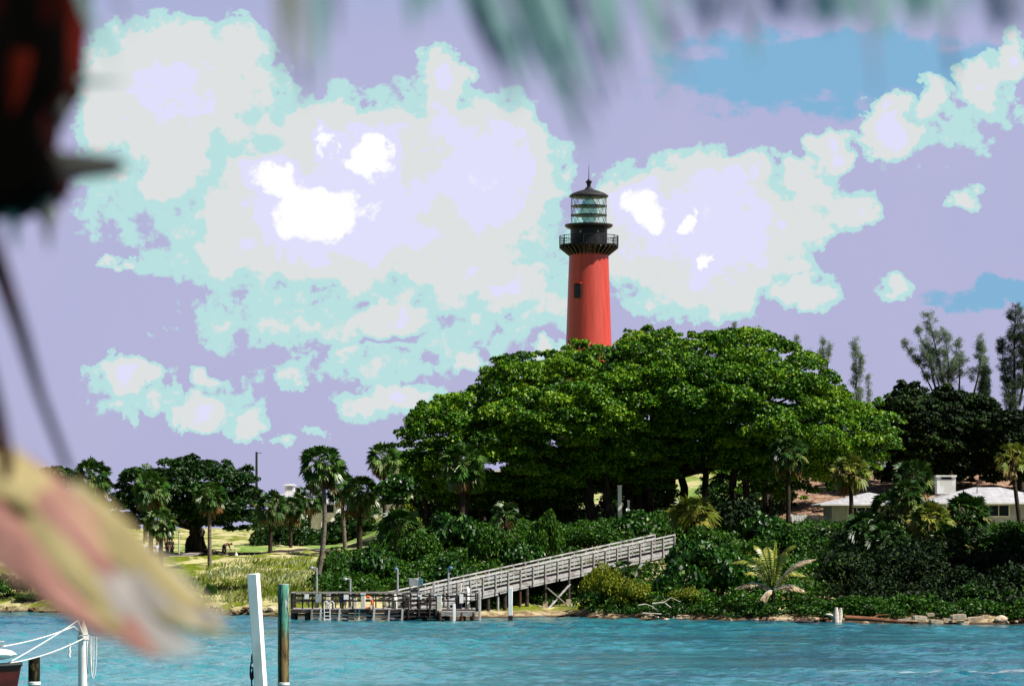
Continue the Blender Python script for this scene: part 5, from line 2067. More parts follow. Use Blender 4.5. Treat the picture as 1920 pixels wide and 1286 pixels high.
# dark thicket added under and behind the boardwalk, standing in for its shade
rng = np.random.default_rng(405)
cs, rs = [], []
for _ in range(4000):
    px = rng.uniform(640, 1100)
    f_ = rng.uniform(.02, 1)
    x0 = RP0.lerp(RP1, f_)
    Y = x0.y + rng.uniform(1.0, 6.5)
    x = x0.x + rng.uniform(-1.5, .5)
    pxx = x / Y * F + 960
    if pxx > 1110 or pxx < 640: continue
    g0 = gz(x, Y)
    deck = x0.z
    if Y - x0.y < 3.0:
        top = deck - .75
        r = rng.uniform(.4, .8)
    else:
        top = max(deck + .2, g0 + 1.2)
        r = rng.uniform(.5, 1.0)
    if top - g0 < .3: continue
    cs.append((x, Y, rng.uniform(g0 + .1, max(g0 + .2, top - r * .8))))
    rs.append(r)
    if len(cs) >= 260: break
per = [int(170 * r * r) + 30 for r in rs]
Pn, Nn = puff_points(cs, rs, per, rng, .8)
v, q = leaf_quads(Pn, Nn, .24 * rng.uniform(.7, 1.4, len(Pn)), .6, rng)
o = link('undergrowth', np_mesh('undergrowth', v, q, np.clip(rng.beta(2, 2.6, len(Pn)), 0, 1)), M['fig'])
props(o, 'dark green thicket added for the shade under and behind the boardwalk ramp', 'undergrowth', kind='stuff')

# thicket added behind the banyan's prop roots to darken the gaps
rng = np.random.default_rng(406)
cs, rs = [], []
while len(cs) < 330:
    px = rng.uniform(735, 1500)
    if 1088 < px < 1136 or 1262 < px < 1322: continue
    Y = rng.uniform(272, 287)
    if 1146 < px < 1190: Y = rng.uniform(279, 287)
    x = px2x(px, Y)
    cs.append((x, Y, gz(x, Y) + rng.uniform(.1, 3.2)))
    rs.append(rng.uniform(.6, 1.1))
per = [int(150 * r * r) + 30 for r in rs]
Pn, Nn = puff_points(cs, rs, per, rng, .8)
v, q = leaf_quads(Pn, Nn, .26 * rng.uniform(.7, 1.4, len(Pn)), .6, rng)
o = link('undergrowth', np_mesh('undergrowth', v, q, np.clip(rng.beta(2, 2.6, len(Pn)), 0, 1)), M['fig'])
props(o, 'thicket added to darken the gaps behind the banyan roots', 'undergrowth', kind='stuff')

# thicket below the house, bank shade put into near-black leaf colour
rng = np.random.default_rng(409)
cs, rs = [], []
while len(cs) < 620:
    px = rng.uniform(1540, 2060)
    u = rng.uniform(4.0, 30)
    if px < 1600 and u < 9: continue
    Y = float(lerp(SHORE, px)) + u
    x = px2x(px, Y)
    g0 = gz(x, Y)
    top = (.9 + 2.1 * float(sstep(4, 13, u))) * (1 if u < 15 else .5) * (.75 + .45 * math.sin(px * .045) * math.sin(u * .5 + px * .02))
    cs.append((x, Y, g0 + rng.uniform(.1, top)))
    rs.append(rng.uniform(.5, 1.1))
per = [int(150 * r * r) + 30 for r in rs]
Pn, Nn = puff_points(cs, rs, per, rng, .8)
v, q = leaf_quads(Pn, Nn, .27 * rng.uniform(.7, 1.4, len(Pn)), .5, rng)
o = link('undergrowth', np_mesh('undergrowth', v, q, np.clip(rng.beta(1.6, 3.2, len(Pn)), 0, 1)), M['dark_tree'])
props(o, 'thicket on the bank below the house, leaves coloured near-black for shade', 'undergrowth', kind='stuff')

# low creepers reaching the water line on the right shore
rng = np.random.default_rng(407)
cs, rs = [], []
while len(cs) < 520:
    px = rng.uniform(1100, 1990)
    Y = float(lerp(SHORE, px)) + rng.uniform(.7, 4.2)
    if 1545 < px < 1600 and Y < 202.5: continue
    if 1700 < px < 1900 and Y < 199.8: continue
    x = px2x(px, Y)
    if math.sin(px * .05) + math.sin(px * .021) < -.9 and rng.random() < .8: continue
    cs.append((x, Y, gz(x, Y) + rng.uniform(.0, .35)))
    rs.append(rng.uniform(.28, .6))
per = [int(260 * r * r) + 30 for r in rs]
Pn, Nn = puff_points(cs, rs, per, rng, .8)
v, q = leaf_quads(Pn, Nn, .17 * rng.uniform(.7, 1.4, len(Pn)), .6, rng)
o = link('undergrowth', np_mesh('undergrowth', v, q, np.clip(rng.beta(2, 2.2, len(Pn)), 0, 1)), M['shrub'])
props(o, 'low green creepers along the right water line', 'undergrowth', kind='stuff')
# dark hedge masses far behind the slim palms
cs, rs = [], []
while len(cs) < 170:
    px = rng.uniform(478, 705)
    Y = rng.uniform(294, 304)
    x = px2x(px, Y)
    hmax = 3.0 if not 580 < px < 632 else 1.5
    cs.append((x, Y, gz(x, Y) + rng.uniform(.1, hmax - .4)))
    rs.append(rng.uniform(.5, .95))
per = [int(170 * r * r) + 30 for r in rs]
Pn, Nn = puff_points(cs, rs, per, rng, .8)
v, q = leaf_quads(Pn, Nn, .28 * rng.uniform(.7, 1.4, len(Pn)), .6, rng)
o = link('undergrowth', np_mesh('undergrowth', v, q, np.clip(rng.beta(2, 2.6, len(Pn)), 0, 1)), M['fig'])
props(o, 'dark thicket behind the slim palms of the left lawn', 'undergrowth', kind='stuff')

# grass on the left slope
N = 60000
px = rng.uniform(-60, 720, N)
u = np.abs(rng.normal(0, 1, N)) * 16 + 2.5
Ysh = lerp(SHORE, px)
Y = Ysh + u
x = (px - 960) / F * Y
z = ground(x, Y)
clump = np.sin(x * .8) * np.sin(Y * .55 + 1) + np.sin(x * 2.3 + 2) * np.sin(Y * 1.7) * .7 + rng.normal(0, .5, N)
py_ = HY + (HC - z) / Y * F
keep = (clump > -.1) & (py_ > 1046 + 30 * sstep(480, 330, px)) & ~((px > 640) & (u < 6))
x, Y, z, px = x[keep], Y[keep], z[keep], px[keep]
n = len(x)
tall = np.where(px > 330, 1.0, .55) * rng.uniform(.16, .46, n) * (1 + .4 * (rng.random(n) > .9))
lean = rng.normal(0, .35, (n, 2)) + np.array([.15, 0])
wv = rng.uniform(.02, .045, n)
a_ = rng.uniform(0, math.pi, n)
dx, dy = np.cos(a_) * wv, np.sin(a_) * wv
b0 = np.stack([x - dx, Y - dy, z - .03], 1); b1 = np.stack([x + dx, Y + dy, z - .03], 1)
mid = np.stack([x + lean[:, 0] * tall * .4, Y + lean[:, 1] * tall * .4, z + tall * .6], 1)
tip = np.stack([x + lean[:, 0] * tall, Y + lean[:, 1] * tall, z + tall], 1)
v = np.stack([b0, b1, mid + np.stack([dx, dy, 0 * dx], 1) * .6, tip], 1).reshape(-1, 3)
q = np.arange(4 * n).reshape(n, 4)
pat = np.clip(.5 + .28 * np.sin(x * .55 + 1.3) * np.sin(Y * .4) + rng.normal(0, .2, n), 0, 1)
o = link('grass', np_mesh('grass', v, q, pat), M['grass'])
props(o, 'tall straw and green grass on the slope above the left shore', 'grass', kind='stuff')


# ------------------------------------------------------------------ rocks, blocks, driftwood
def rock_mesh(seed, blocky=False):
    rng = np.random.default_rng(seed)
    bm = bmesh.new()
    if blocky:
        bmesh.ops.create_cube(bm, size=1.6)
        bmesh.ops.bevel(bm, geom=bm.edges[:], offset=.16, segments=2, affect='EDGES')
        bmesh.ops.triangulate(bm, faces=bm.faces[:])
        amp = .06
    else:
        bmesh.ops.create_icosphere(bm, subdivisions=3, radius=1)
        amp = .22
    ph = rng.uniform(0, 6.28, (4, 3)); fr = rng.uniform(1.2, 3.6, (4, 3))
    pl = [(unit(rng.normal(size=3)), rng.uniform(.55, .85)) for _ in range(7)]
    for v_ in bm.verts:
        c = np.array(v_.co)
        s_ = sum(np.sin(fr[i] @ c * 1.3 + ph[i, 0]) for i in range(4)) / 4
        c = c * (1 + amp * s_)
        if not blocky:
            for nrm, dd in pl:
                e = c @ nrm - dd
                if e > 0: c = c - nrm * e * .85
        v_.co = c
    me = bpy.data.meshes.new('rock')
    bm.to_mesh(me)
    bm.free()
    return me


ROCKS = [rock_mesh(i) for i in range(6)]
BLOCKS = [rock_mesh(20 + i, True) for i in range(3)]
MATD = {}


def rock(label, px, py, w, h, mat, Y=None, block=False, group=None, name='rock', cat='rock', rz=None, seed=0):
    Y = Y or float(lerp(SHORE, px)) + .8
    k = Y / F
    src = (BLOCKS if block else ROCKS)[seed % (3 if block else 6)]
    key = (src.name, mat)
    if key not in MATD:
        me = src.copy(); me.materials.append(M[mat]); MATD[key] = me
    x = px2x(px, Y)
    o = bpy.data.objects.new(name, MATD[key])
    C.objects.link(o)
    o.location = (x, Y, max(py2z(py, Y), gz(x, Y) + h * k * .12 if py is None else -9))
    o.scale = (w * k / 2, w * k * .38, h * k / 2) if not block else (w * k / 1.6, w * k * .4, h * k / 1.6)
    o.rotation_euler = (0, random.Random(seed).uniform(-.12, .12), random.Random(seed).uniform(-.5, .5) if rz is None else rz)
    props(o, label, cat, group)
    return o


rr_ = random.Random(71)
for i in range(26):
    px = rr_.uniform(366, 520)
    rock('small pinkish brown rock on the left bank edge below the grass', px, rr_.uniform(1136, 1150), rr_.uniform(5, 13), rr_.uniform(4, 9), rr_.choice(['rock', 'rock_dark', 'rock']), Y=float(lerp(SHORE, px)) + rr_.uniform(-.2, 1.2), group='rocks on the left bank', seed=i)
for i in range(18):
    px = rr_.uniform(-10, 110)
    rock('small reddish rock at the water line of the far left shore', px, rr_.uniform(1139, 1149), rr_.uniform(5, 14), rr_.uniform(4, 9), rr_.choice(['rock', 'rock_dark', 'rock_dark']), Y=float(lerp(SHORE, px)) + rr_.uniform(-.2, 1.2), group='rocks on the far left shore', seed=i + 30)
for i in range(30):
    px = rr_.uniform(1066, 1290)
    rock('small tan rock on the shore under the yellow shrubs', px, rr_.uniform(1153, 1162), rr_.uniform(5, 15), rr_.uniform(3, 8), rr_.choice(['rock', 'rock_pale', 'rock_dark']), Y=float(lerp(SHORE, px)) + rr_.uniform(-.2, 1.0), group='rocks under the yellow shrubs', seed=i + 60)
for i in range(34):
    px = rr_.uniform(1300, 1560)
    rock('small brown rock on the shore under the coconut palm', px, rr_.uniform(1159, 1166), rr_.uniform(5, 16), rr_.uniform(3, 8), rr_.choice(['rock', 'rock_pale', 'rock_dark']), Y=float(lerp(SHORE, px)) + rr_.uniform(-.2, 1.0), group='rocks under the coconut palm', seed=i + 100)
for i in range(26):
    px = rr_.uniform(1600, 1920)
    rock('small reddish stone wedged below the pale seawall blocks', px, rr_.uniform(1163, 1171), rr_.uniform(5, 14), rr_.uniform(4, 8), rr_.choice(['rock', 'rock_dark', 'rock']), Y=float(lerp(SHORE, px)) + rr_.uniform(-.2, .9), group='stones under the seawall blocks', seed=i + 140)
for i, (px, py, w, h, lab) in enumerate(((1724, 1158, 27, 9, 'flat pale seawall block at the left end of the block row'), (1745, 1152, 14, 7, 'small raised block behind the leftmost seawall blocks'), (1775, 1163, 16, 9, 'brownish short block in the gap of the seawall row'),
                                         (1797, 1156, 29, 10, 'pale seawall block lying upper middle of the row'), (1828, 1162, 32, 12, 'largest pale seawall block in the row'), (1755, 1165, 26, 7, 'low half sunk seawall slab at the water'), (1806, 1167, 20, 7, 'lower pale block beneath the upper middle one'), (1848, 1157, 14, 9, 'last small block before the round boulder'))):
    rock(lab, px, py, w, h, 'rock_pale', Y=198.6 + (i % 3) * .35, block=True, group='pale blocks of the broken seawall', name='stone_block', cat='stone block', seed=i, rz=random.Random(i).uniform(-.12, .12))
rock('round pale boulder at the right end of the seawall blocks', 1876, 1161, 30, 17, 'rock_pale', Y=198.2, name='boulder', cat='boulder', seed=2)
rock('dark brown boulder cut by the right picture edge', 1915, 1164, 44, 17, 'rock_dark', Y=198.0, name='boulder', cat='boulder', seed=4)
rock('tan boulder on the left bank behind the mossy piling', 508, 1142, 20, 13, 'rock_pale', Y=216.5, name='boulder', cat='boulder', seed=5)

# driftwood
Yd = 199.6
b_ = P(1568, 1166, Yd)
t = thing('driftwood_stump', 'pale upright driftwood stump with two prongs on the shore', 'driftwood', b_)
k = Yd / F
m = MB()
m.tube([(0, 0, -.4), (-.02, 0, .4), (.0, 0, 28 * k)], [.27, .22, .10], 9)
m.tube([(.2, 0, -.3), (.26, .05, .5), (.30, .05, 27 * k)], [.2, .17, .07], 8)
m.tube([(-.1, 0, .35), (-.42, -.05, .48), (-20 * k, -.1, 15 * k)], [.12, .10, .05], 7)
m.build('stump', M['driftwood'], t)
t = thing('driftwood_log', 'long reddish driftwood log sloping down to the water right of the pale stump', 'driftwood', P(1584, 1158, Yd))
e = P(1722, 1167, 198.8) - P(1584, 1158, Yd)
MB().tube([(0, 0, 0), e * .3 + Vector((0, 0, .03)), e * .7 - Vector((0, 0, .02)), e], [.19, .16, .11, .05], 9).build('trunk', M['log'], t)
MB().tube([e * .35, e * .35 + Vector((.5, .2, .28)), e * .35 + Vector((1.2, .3, .32))], [.07, .05, .02], 7).build('branch', M['log'], t)
t = thing('driftwood_log', 'short dark driftwood piece left of the pale stump', 'driftwood', P(1500, 1166, Yd + 1))
MB().tube([(-.6, 0, -.02), (0, 0, .05), (.9, .1, .0)], [.12, .15, .08], 8).build('trunk', M['wood_dark'], t)
t = thing('grey_plank', 'grey blue plank resting beyond the end of the reddish log', 'plank', P(1690, 1162, 199.2))
MB().beam((-.5, 0, -.05), (.7, .1, .09), .22, .06).build('board', M['steel'], t)
t = thing('bare_branch', 'bare bleached branches hanging over the water beside the yellow-green shrub', 'branch', P(1240, 1152, 207.5))
bb = P(1240, 1152, 207.5)
for pts, r_ in (([(1197, 1134), (1210, 1132), (1222, 1136), (1236, 1146)], .035), ([(1223, 1131), (1245, 1129), (1262, 1142), (1273, 1153)], .05), ([(1205, 1149), (1230, 1150), (1252, 1152)], .045), ([(1245, 1129), (1258, 1120), (1276, 1128)], .03)):
    MB().tube([P(a, c, 207.5 + .1 * i) - bb for i, (a, c) in enumerate(pts)], [r_ * (1 - .5 * i / 3) for i in range(len(pts))], 6).build('limb', M['driftwood'], t)


# ------------------------------------------------------------------ columns in the shade, tall pole, post
def column(px, py0, py1, w, Y, label):
    b_ = base_at(px, Y)
    t = thing('white_column', label, 'column', b_)
    k = Y / F
    h = py2z(py0, Y) - b_.z
    wd = w * k
    MB().box((0, 0, h / 2), (wd, wd, h)).build('shaft', M['white'], t, bevel=.02)
    MB().box((0, 0, .15), (wd * 1.3, wd * 1.3, .3)).build('base', M['white'], t)
    MB().box((0, 0, h + .05), (wd * 1.25, wd * 1.25, .12)).build('cap', M['white'], t)


column(1162, 912, 975, 7.5, 260, 'thick white column glimpsed in the shade under the banyan')
column(1178.5, 940, 968, 4, 260, 'thin bluish white column right of the thick one under the banyan')

Yp = 310.0
b_ = base_at(481, Yp)
t = thing('utility_pole', 'tall thin dark pole rising right of the dark fig tree', 'pole', b_)
h = py2z(847, Yp) - b_.z
MB().tube([(0, 0, 0), (0, 0, h)], [.17, .11], 8).build('pole', M['dark_metal'], t)
MB().beam((-.1, 0, h - .15), (.5, 0, h - .1), .05, .06).build('arm', M['dark_metal'], t)
MB().box((-.2, -.05, h - 4.2), (.3, .2, .45)).build('fitting', M['steel'], t)
b_ = base_at(335.5, solveY(335, 1041))
t = thing('slim_post', 'thin pale post right of the seated people under the fig', 'post', b_)
MB().tube([(0, 0, 0), (0, 0, 2.0)], [.06, .05], 8).build('pole', M['wood_pale'], t)
MB().lathe([(.09, 1.98), (.09, 2.05), (.02, 2.1)], 10).build('cap', M['dark_metal'], t)


# ------------------------------------------------------------------ people and furniture on the lawn
def skin_mesh(name, joints, edges, radii, root=0, sub=1):
    me = bpy.data.meshes.new(name + '_cage')
    me.from_pydata(joints, edges, [])
    ob = bpy.data.objects.new(name + '_cage', me)
    C.objects.link(ob)
    ob.modifiers.new('skin', 'SKIN')
    sub_ = ob.modifiers.new('sub', 'SUBSURF')
    sub_.levels = sub; sub_.render_levels = sub
    sv = me.skin_vertices[0].data
    for i, r_ in enumerate(radii):
        sv[i].radius = r_ if hasattr(r_, '__len__') else (r_, r_)
        sv[i].use_root = (i == root)
    bpy.context.view_layer.update()
    dg = bpy.context.evaluated_depsgraph_get()
    out = bpy.data.meshes.new_from_object(ob.evaluated_get(dg))
    bpy.data.objects.remove(ob)
    out.polygons.foreach_set('use_smooth', [True] * len(out.polygons))
    out.name = name
    return out


def pose(kind):
    """joint table: name -> (x, y, z), facing -y"""
    if kind == 'sit':
        J = dict(pel=(0, 0, .48), wa=(0, .01, .68), ch=(0, -.01, .92), nk=(0, -.02, 1.06), hd=(0, -.05, 1.20), top=(0, -.04, 1.29))
        for s_, n in ((-1, 'l'), (1, 'r')):
            J['sh' + n] = (s_ * .18, -.01, 1.0); J['el' + n] = (s_ * .24, -.10, .76); J['wr' + n] = (s_ * .16, -.32, .74); J['fi' + n] = (s_ * .14, -.41, .74)
            J['hp' + n] = (s_ * .09, -.02, .46); J['kn' + n] = (s_ * .12, -.42, .48); J['an' + n] = (s_ * .12, -.40, .09); J['to' + n] = (s_ * .13, -.55, .04)
    elif kind == 'stand':
        J = dict(pel=(0, 0, .90), wa=(0, .0, 1.08), ch=(0, .01, 1.30), nk=(0, .0, 1.44), hd=(0, -.03, 1.58), top=(0, -.02, 1.69))
        for s_, n in ((-1, 'l'), (1, 'r')):
            J['sh' + n] = (s_ * .18, .01, 1.38); J['el' + n] = (s_ * .25, .02, 1.10); J['wr' + n] = (s_ * .24, -.08, .86); J['fi' + n] = (s_ * .23, -.11, .76)
            J['hp' + n] = (s_ * .09, 0, .86); J['kn' + n] = (s_ * .10, -.03, .48); J['an' + n] = (s_ * .10, .02, .09); J['to' + n] = (s_ * .11, -.14, .04)
    else:   # bending forward
        J = dict(pel=(0, .12, .82), wa=(0, .02, .95), ch=(0, -.20, 1.02), nk=(0, -.33, 1.03), hd=(0, -.45, .98), top=(0, -.54, .96))
        for s_, n in ((-1, 'l'), (1, 'r')):
            J['sh' + n] = (s_ * .17, -.26, 1.0); J['el' + n] = (s_ * .22, -.33, .73); J['wr' + n] = (s_ * .18, -.45, .52); J['fi' + n] = (s_ * .17, -.50, .44)
            J['hp' + n] = (s_ * .09, .10, .80); J['kn' + n] = (s_ * .11, .0, .45); J['an' + n] = (s_ * .11, .08, .09); J['to' + n] = (s_ * .12, -.08, .04)
    return J


RAD = dict(pel=.14, wa=.125, ch=(.17, .12), nk=.055, hd=(.085, .10), top=.06, sh=.06, el=.042, wr=.03, fi=.03, hp=.085, kn=.06, an=.04, to=.035)
EDG = [('pel', 'wa'), ('wa', 'ch'), ('ch', 'nk'), ('nk', 'hd'), ('hd', 'top')] + [e for n in 'lr' for e in (('ch', 'sh' + n), ('sh' + n, 'el' + n), ('el' + n, 'wr' + n), ('wr' + n, 'fi' + n), ('pel', 'hp' + n), ('hp' + n, 'kn' + n), ('kn' + n, 'an' + n), ('an' + n, 'to' + n))]
BODY = {}


def part_mesh(kind, names, edges, grow, key):
    J = pose(kind)
    ids = {n: i for i, n in enumerate(names)}
    rad = []
    for n in names:
        r_ = RAD.get(n, RAD.get(n[:-1]))
        rad.append(tuple(c + grow for c in r_) if hasattr(r_, '__len__') else r_ + grow)
    return skin_mesh(key, [J[n] for n in names], [(ids[a], ids[c]) for a, c in edges], rad, 0, 1)


def get_body(kind):
    if kind in BODY: return BODY[kind]
    allj = list(pose(kind).keys())
    body = part_mesh(kind, allj, EDG, 0, 'body')
    shirt = part_mesh(kind, ['wa', 'ch', 'shl', 'shr', 'ell', 'elr', 'pel'], [('wa', 'ch'), ('ch', 'shl'), ('ch', 'shr'), ('shl', 'ell'), ('shr', 'elr'), ('wa', 'pel')], .016, 'shirt')
    trou = part_mesh(kind, ['pel', 'hpl', 'hpr', 'knl', 'knr', 'anl', 'anr'], [('pel', 'hpl'), ('pel', 'hpr'), ('hpl', 'knl'), ('hpr', 'knr'), ('knl', 'anl'), ('knr', 'anr')], .014, 'trousers')
    J = pose(kind)
    hd, tp = Vector(J['hd']), Vector(J['top'])
    bm = bmesh.new()
    bmesh.ops.create_uvsphere(bm, u_segments=14, v_segments=10, radius=.108)
    ax = (tp - hd).normalized()
    for v_ in bm.verts:
        if v_.co.z < -.02 and v_.co.y < .02: v_.co *= .72
        if v_.co.y < -.04 and v_.co.z < .04: v_.co *= .8
    rot = Vector((0, 0, 1)).rotation_difference(ax).to_matrix()
    for v_ in bm.verts:
        v_.co = rot @ Vector((v_.co.x * .92, v_.co.y * 1.08 + .02, v_.co.z * 1.05)) + hd.lerp(tp, .35)
    hair = bpy.data.meshes.new('hair')
    bm.to_mesh(hair); bm.free()
    hair.polygons.foreach_set('use_smooth', [True] * len(hair.polygons))
    BODY[kind] = (body, shirt, trou, hair)
    return BODY[kind]


def cloth(name, c):
    if name not in M:
        M[name] = mat_noise(name, tuple(x * .85 for x in c), c, 6, .85, .1)
    return M[name]


def person(label, px, Y, kind, rz, shirt, trousers, dz=0.0, group=None):
    b_ = base_at(px, Y)
    b_.z += dz
    t = thing('person', label, 'person', b_, group, rz)
    bd, sh, tr, hr = get_body(kind)
    for nm, me, mt in (('body', bd, M['skin']), ('shirt', sh, shirt), ('trousers', tr, trousers), ('hair', hr, M['hair'])):
        me = me.copy()
        me.materials.clear(); me.materials.append(mt)
        link(nm, me, None, t)
    # a simple face
    J = pose(kind)
    return t


wht = cloth('white_cloth', (.78, .78, .8)); blu = cloth('pale_blue_cloth', (.5, .56, .75)); blk = cloth('black_cloth', (.012, .012, .014)); gry = cloth('grey_cloth', (.3, .3, .32)); red = cloth('dark_red_cloth', (.10, .02, .015))
YL = solveY(300, 1044) + 2.6


def picnic_table(label, px, Y, mat, rz=0):
    b_ = base_at(px, Y)
    t = thing('picnic_table', label, 'table', b_, 'picnic tables on the lawn', rz)
    m = MB()
    for i in range(5):
        m.box((0, -.32 + i * .16, .74), (1.8, .145, .045))
    m.build('tabletop', M[mat], t)
    for s_ in (-1, 1):
        m = MB()
        for i in range(2):
            m.box((0, s_ * (.66 + .15 * i), .45), (1.8, .135, .045))
        m.build('bench', M[mat], t)
        m = MB()
        m.beam((s_ * .6, -.75, 0), (s_ * .6, -.2, .71), .05, .10, Vector((1, 0, 0)))
        m.beam((s_ * .6, .75, 0), (s_ * .6, .2, .71), .05, .10, Vector((1, 0, 0)))
        m.beam((s_ * .66, -.8, .40), (s_ * .66, .8, .40), .05, .09)
        m.build('leg_frame', M[mat], t)


picnic_table('pale picnic table with people under the left palms', 288, YL, 'wood_pale')
picnic_table('dark picnic table under the right side of the fig, beside the bending person', 405, YL + .5, 'wood_dark')
person('person in white shirt sitting leftmost at the picnic table', 270, YL - .75, 'sit', math.pi, wht, gry, group='people at the picnic table')
person('person in white top sitting second from left at the picnic table', 280, YL + .8, 'sit', 0, wht, wht, group='people at the picnic table')
person('person in pale blue shirt sitting in the middle of the picnic table', 294, YL - .75, 'sit', math.pi, blu, gry, group='people at the picnic table')
person('person in pale shirt and dark trousers facing the middle of the table', 300, YL + .8, 'sit', 0, blu, blk, group='people at the picnic table')
person('person in black standing right of the short bright palm trunk', 314, YL + .3, 'stand', -.6, blk, blk, dz=0, group='people at the picnic table')
person('person in black standing farthest right of the table group', 322, YL + .9, 'stand', .8, blk, blk, group='people at the picnic table')
person('person in dark red bending over beside the dark picnic table', 423, YL + .1, 'bend', math.pi / 2 + .2, red, blk)
b_ = base_at(443, YL - .2)
t = thing('white_cone', 'small white cone on the lawn right of the bending person', 'cone', b_)
MB().lathe([(.26, 0), (.26, .03), (.17, .04), (.04, .36), (.02, .37)], 14).build('cone', M['white'], t)
b_ = base_at(434, YL)
t = thing('cooler_box', 'low dark cooler box at the feet of the bending person', 'cooler', b_)
MB().box((0, 0, .16), (.5, .32, .32)).build('body', M['dark_metal'], t, bevel=.02)
MB().box((0, 0, .35), (.53, .35, .06)).build('lid', M['wood_red'], t, bevel=.01)


# ------------------------------------------------------------------ thatch close to the camera, out of focus
NEAR = 1.3


def strip(pts_px, w_px, Y, th=.0012, wv=0.0, seed=0, taper=True, turn=0.0):
    """a flat folded leaf strip through photo pixels at distance Y; returns MB in world space"""
    pts = [P(a, c, Y + wv * math.sin(i * 1.3 + seed)) for i, (a, c) in enumerate(pts_px)]
    # resample
    fine = []
    for a, c in zip(pts[:-1], pts[1:]):
        for k in range(4):
            fine.append(a.lerp(c, k / 4))
    fine.append(pts[-1])
    n = len(fine)
    k = Y / F
    vs, fs = [], []
    for i, p in enumerate(fine):
        t = (fine[min(i + 1, n - 1)] - fine[max(i - 1, 0)]).normalized()
        s_ = t.cross(Vector((0, 1, 0))).normalized()
        nv = Vector((0, -1, 0)) * math.cos(turn) + s_ * math.sin(turn)
        s_ = s_ * math.cos(turn) + Vector((0, 1, 0)) * math.sin(turn)
        u = i / (n - 1)
        w = w_px * k / 2 / max(.4, math.cos(turn)) * (1 if not taper else max(.06, (1 - u ** 2.2)))
        f = nv * w * .30
        for q in (p - s_ * w, p + f, p + s_ * w, p - nv * th + f * .8):
            vs.append(q)
    for i in range(n - 1):
        for j in range(4):
            fs.append((i * 4 + j, i * 4 + (j + 1) % 4, i * 4 + 4 + (j + 1) % 4, i * 4 + 4 + j))
    fs.append((3, 2, 1, 0)); fs.append(((n - 1) * 4, (n - 1) * 4 + 1, (n - 1) * 4 + 2, (n - 1) * 4 + 3))
    return MB().add(vs, fs, True)


def place(mb, name, mat, t):
    o = t.location
    mb.v = [tuple(Vector(v_) - o) for v_ in mb.v]
    return mb.build(name, mat, t)


def mat_dry(name, c1, c2, scale, trans=.65):
    m = mat_noise(name, c1, c2, scale, .8, .1, 0, (1, 1, .3))
    nt = m.node_tree
    p = [n for n in nt.nodes if n.type == 'BSDF_PRINCIPLED'][0]
    out = [n for n in nt.nodes if n.type == 'OUTPUT_MATERIAL'][0]
    tr = nt.nodes.new('ShaderNodeBsdfTranslucent')
    nt.links.new(p.inputs['Base Color'].links[0].from_socket, tr.inputs[0])
    mx = nt.nodes.new('ShaderNodeMixShader')
    mx.inputs[0].default_value = trans
    nt.links.new(p.outputs[0], mx.inputs[1])
    nt.links.new(tr.outputs[0], mx.inputs[2])
    nt.links.new(mx.outputs[0], out.inputs[0])
    return m


m_th = mat_dry('thatch_green', (.28, .46, .46), (.42, .60, .59), 60)
m_th2 = mat_dry('thatch_lilac', (.34, .35, .50), (.48, .49, .64), 60)
m_pale = mat_dry('thatch_pale', (.42, .42, .38), (.55, .55, .50), 60)
m_dk = mat_noise('thatch_black', (.0015, .0012, .001), (.004, .003, .0025), 30, .95, .02, 0, (1, 1, .3), c3=(.06, .004, .001), s3=34)  # near-black carries the bundle's shade; red blotches on top
m_grey = mat_dry('thatch_end', (.20, .20, .20), (.34, .34, .34), 50)
m_dk2 = mat_noise('thatch_brown', (.05, .045, .04), (.09, .085, .08), 50, .9, .1)
m_pink = mat_dry('dry_leaf_pink', (.50, .27, .23), (.64, .38, .33), 40)
m_khaki = mat_dry('dry_leaf_khaki', (.54, .46, .24), (.66, .58, .33), 40)
m_ash = mat_dry('dry_leaf_grey', (.48, .44, .42), (.62, .58, .56), 40)

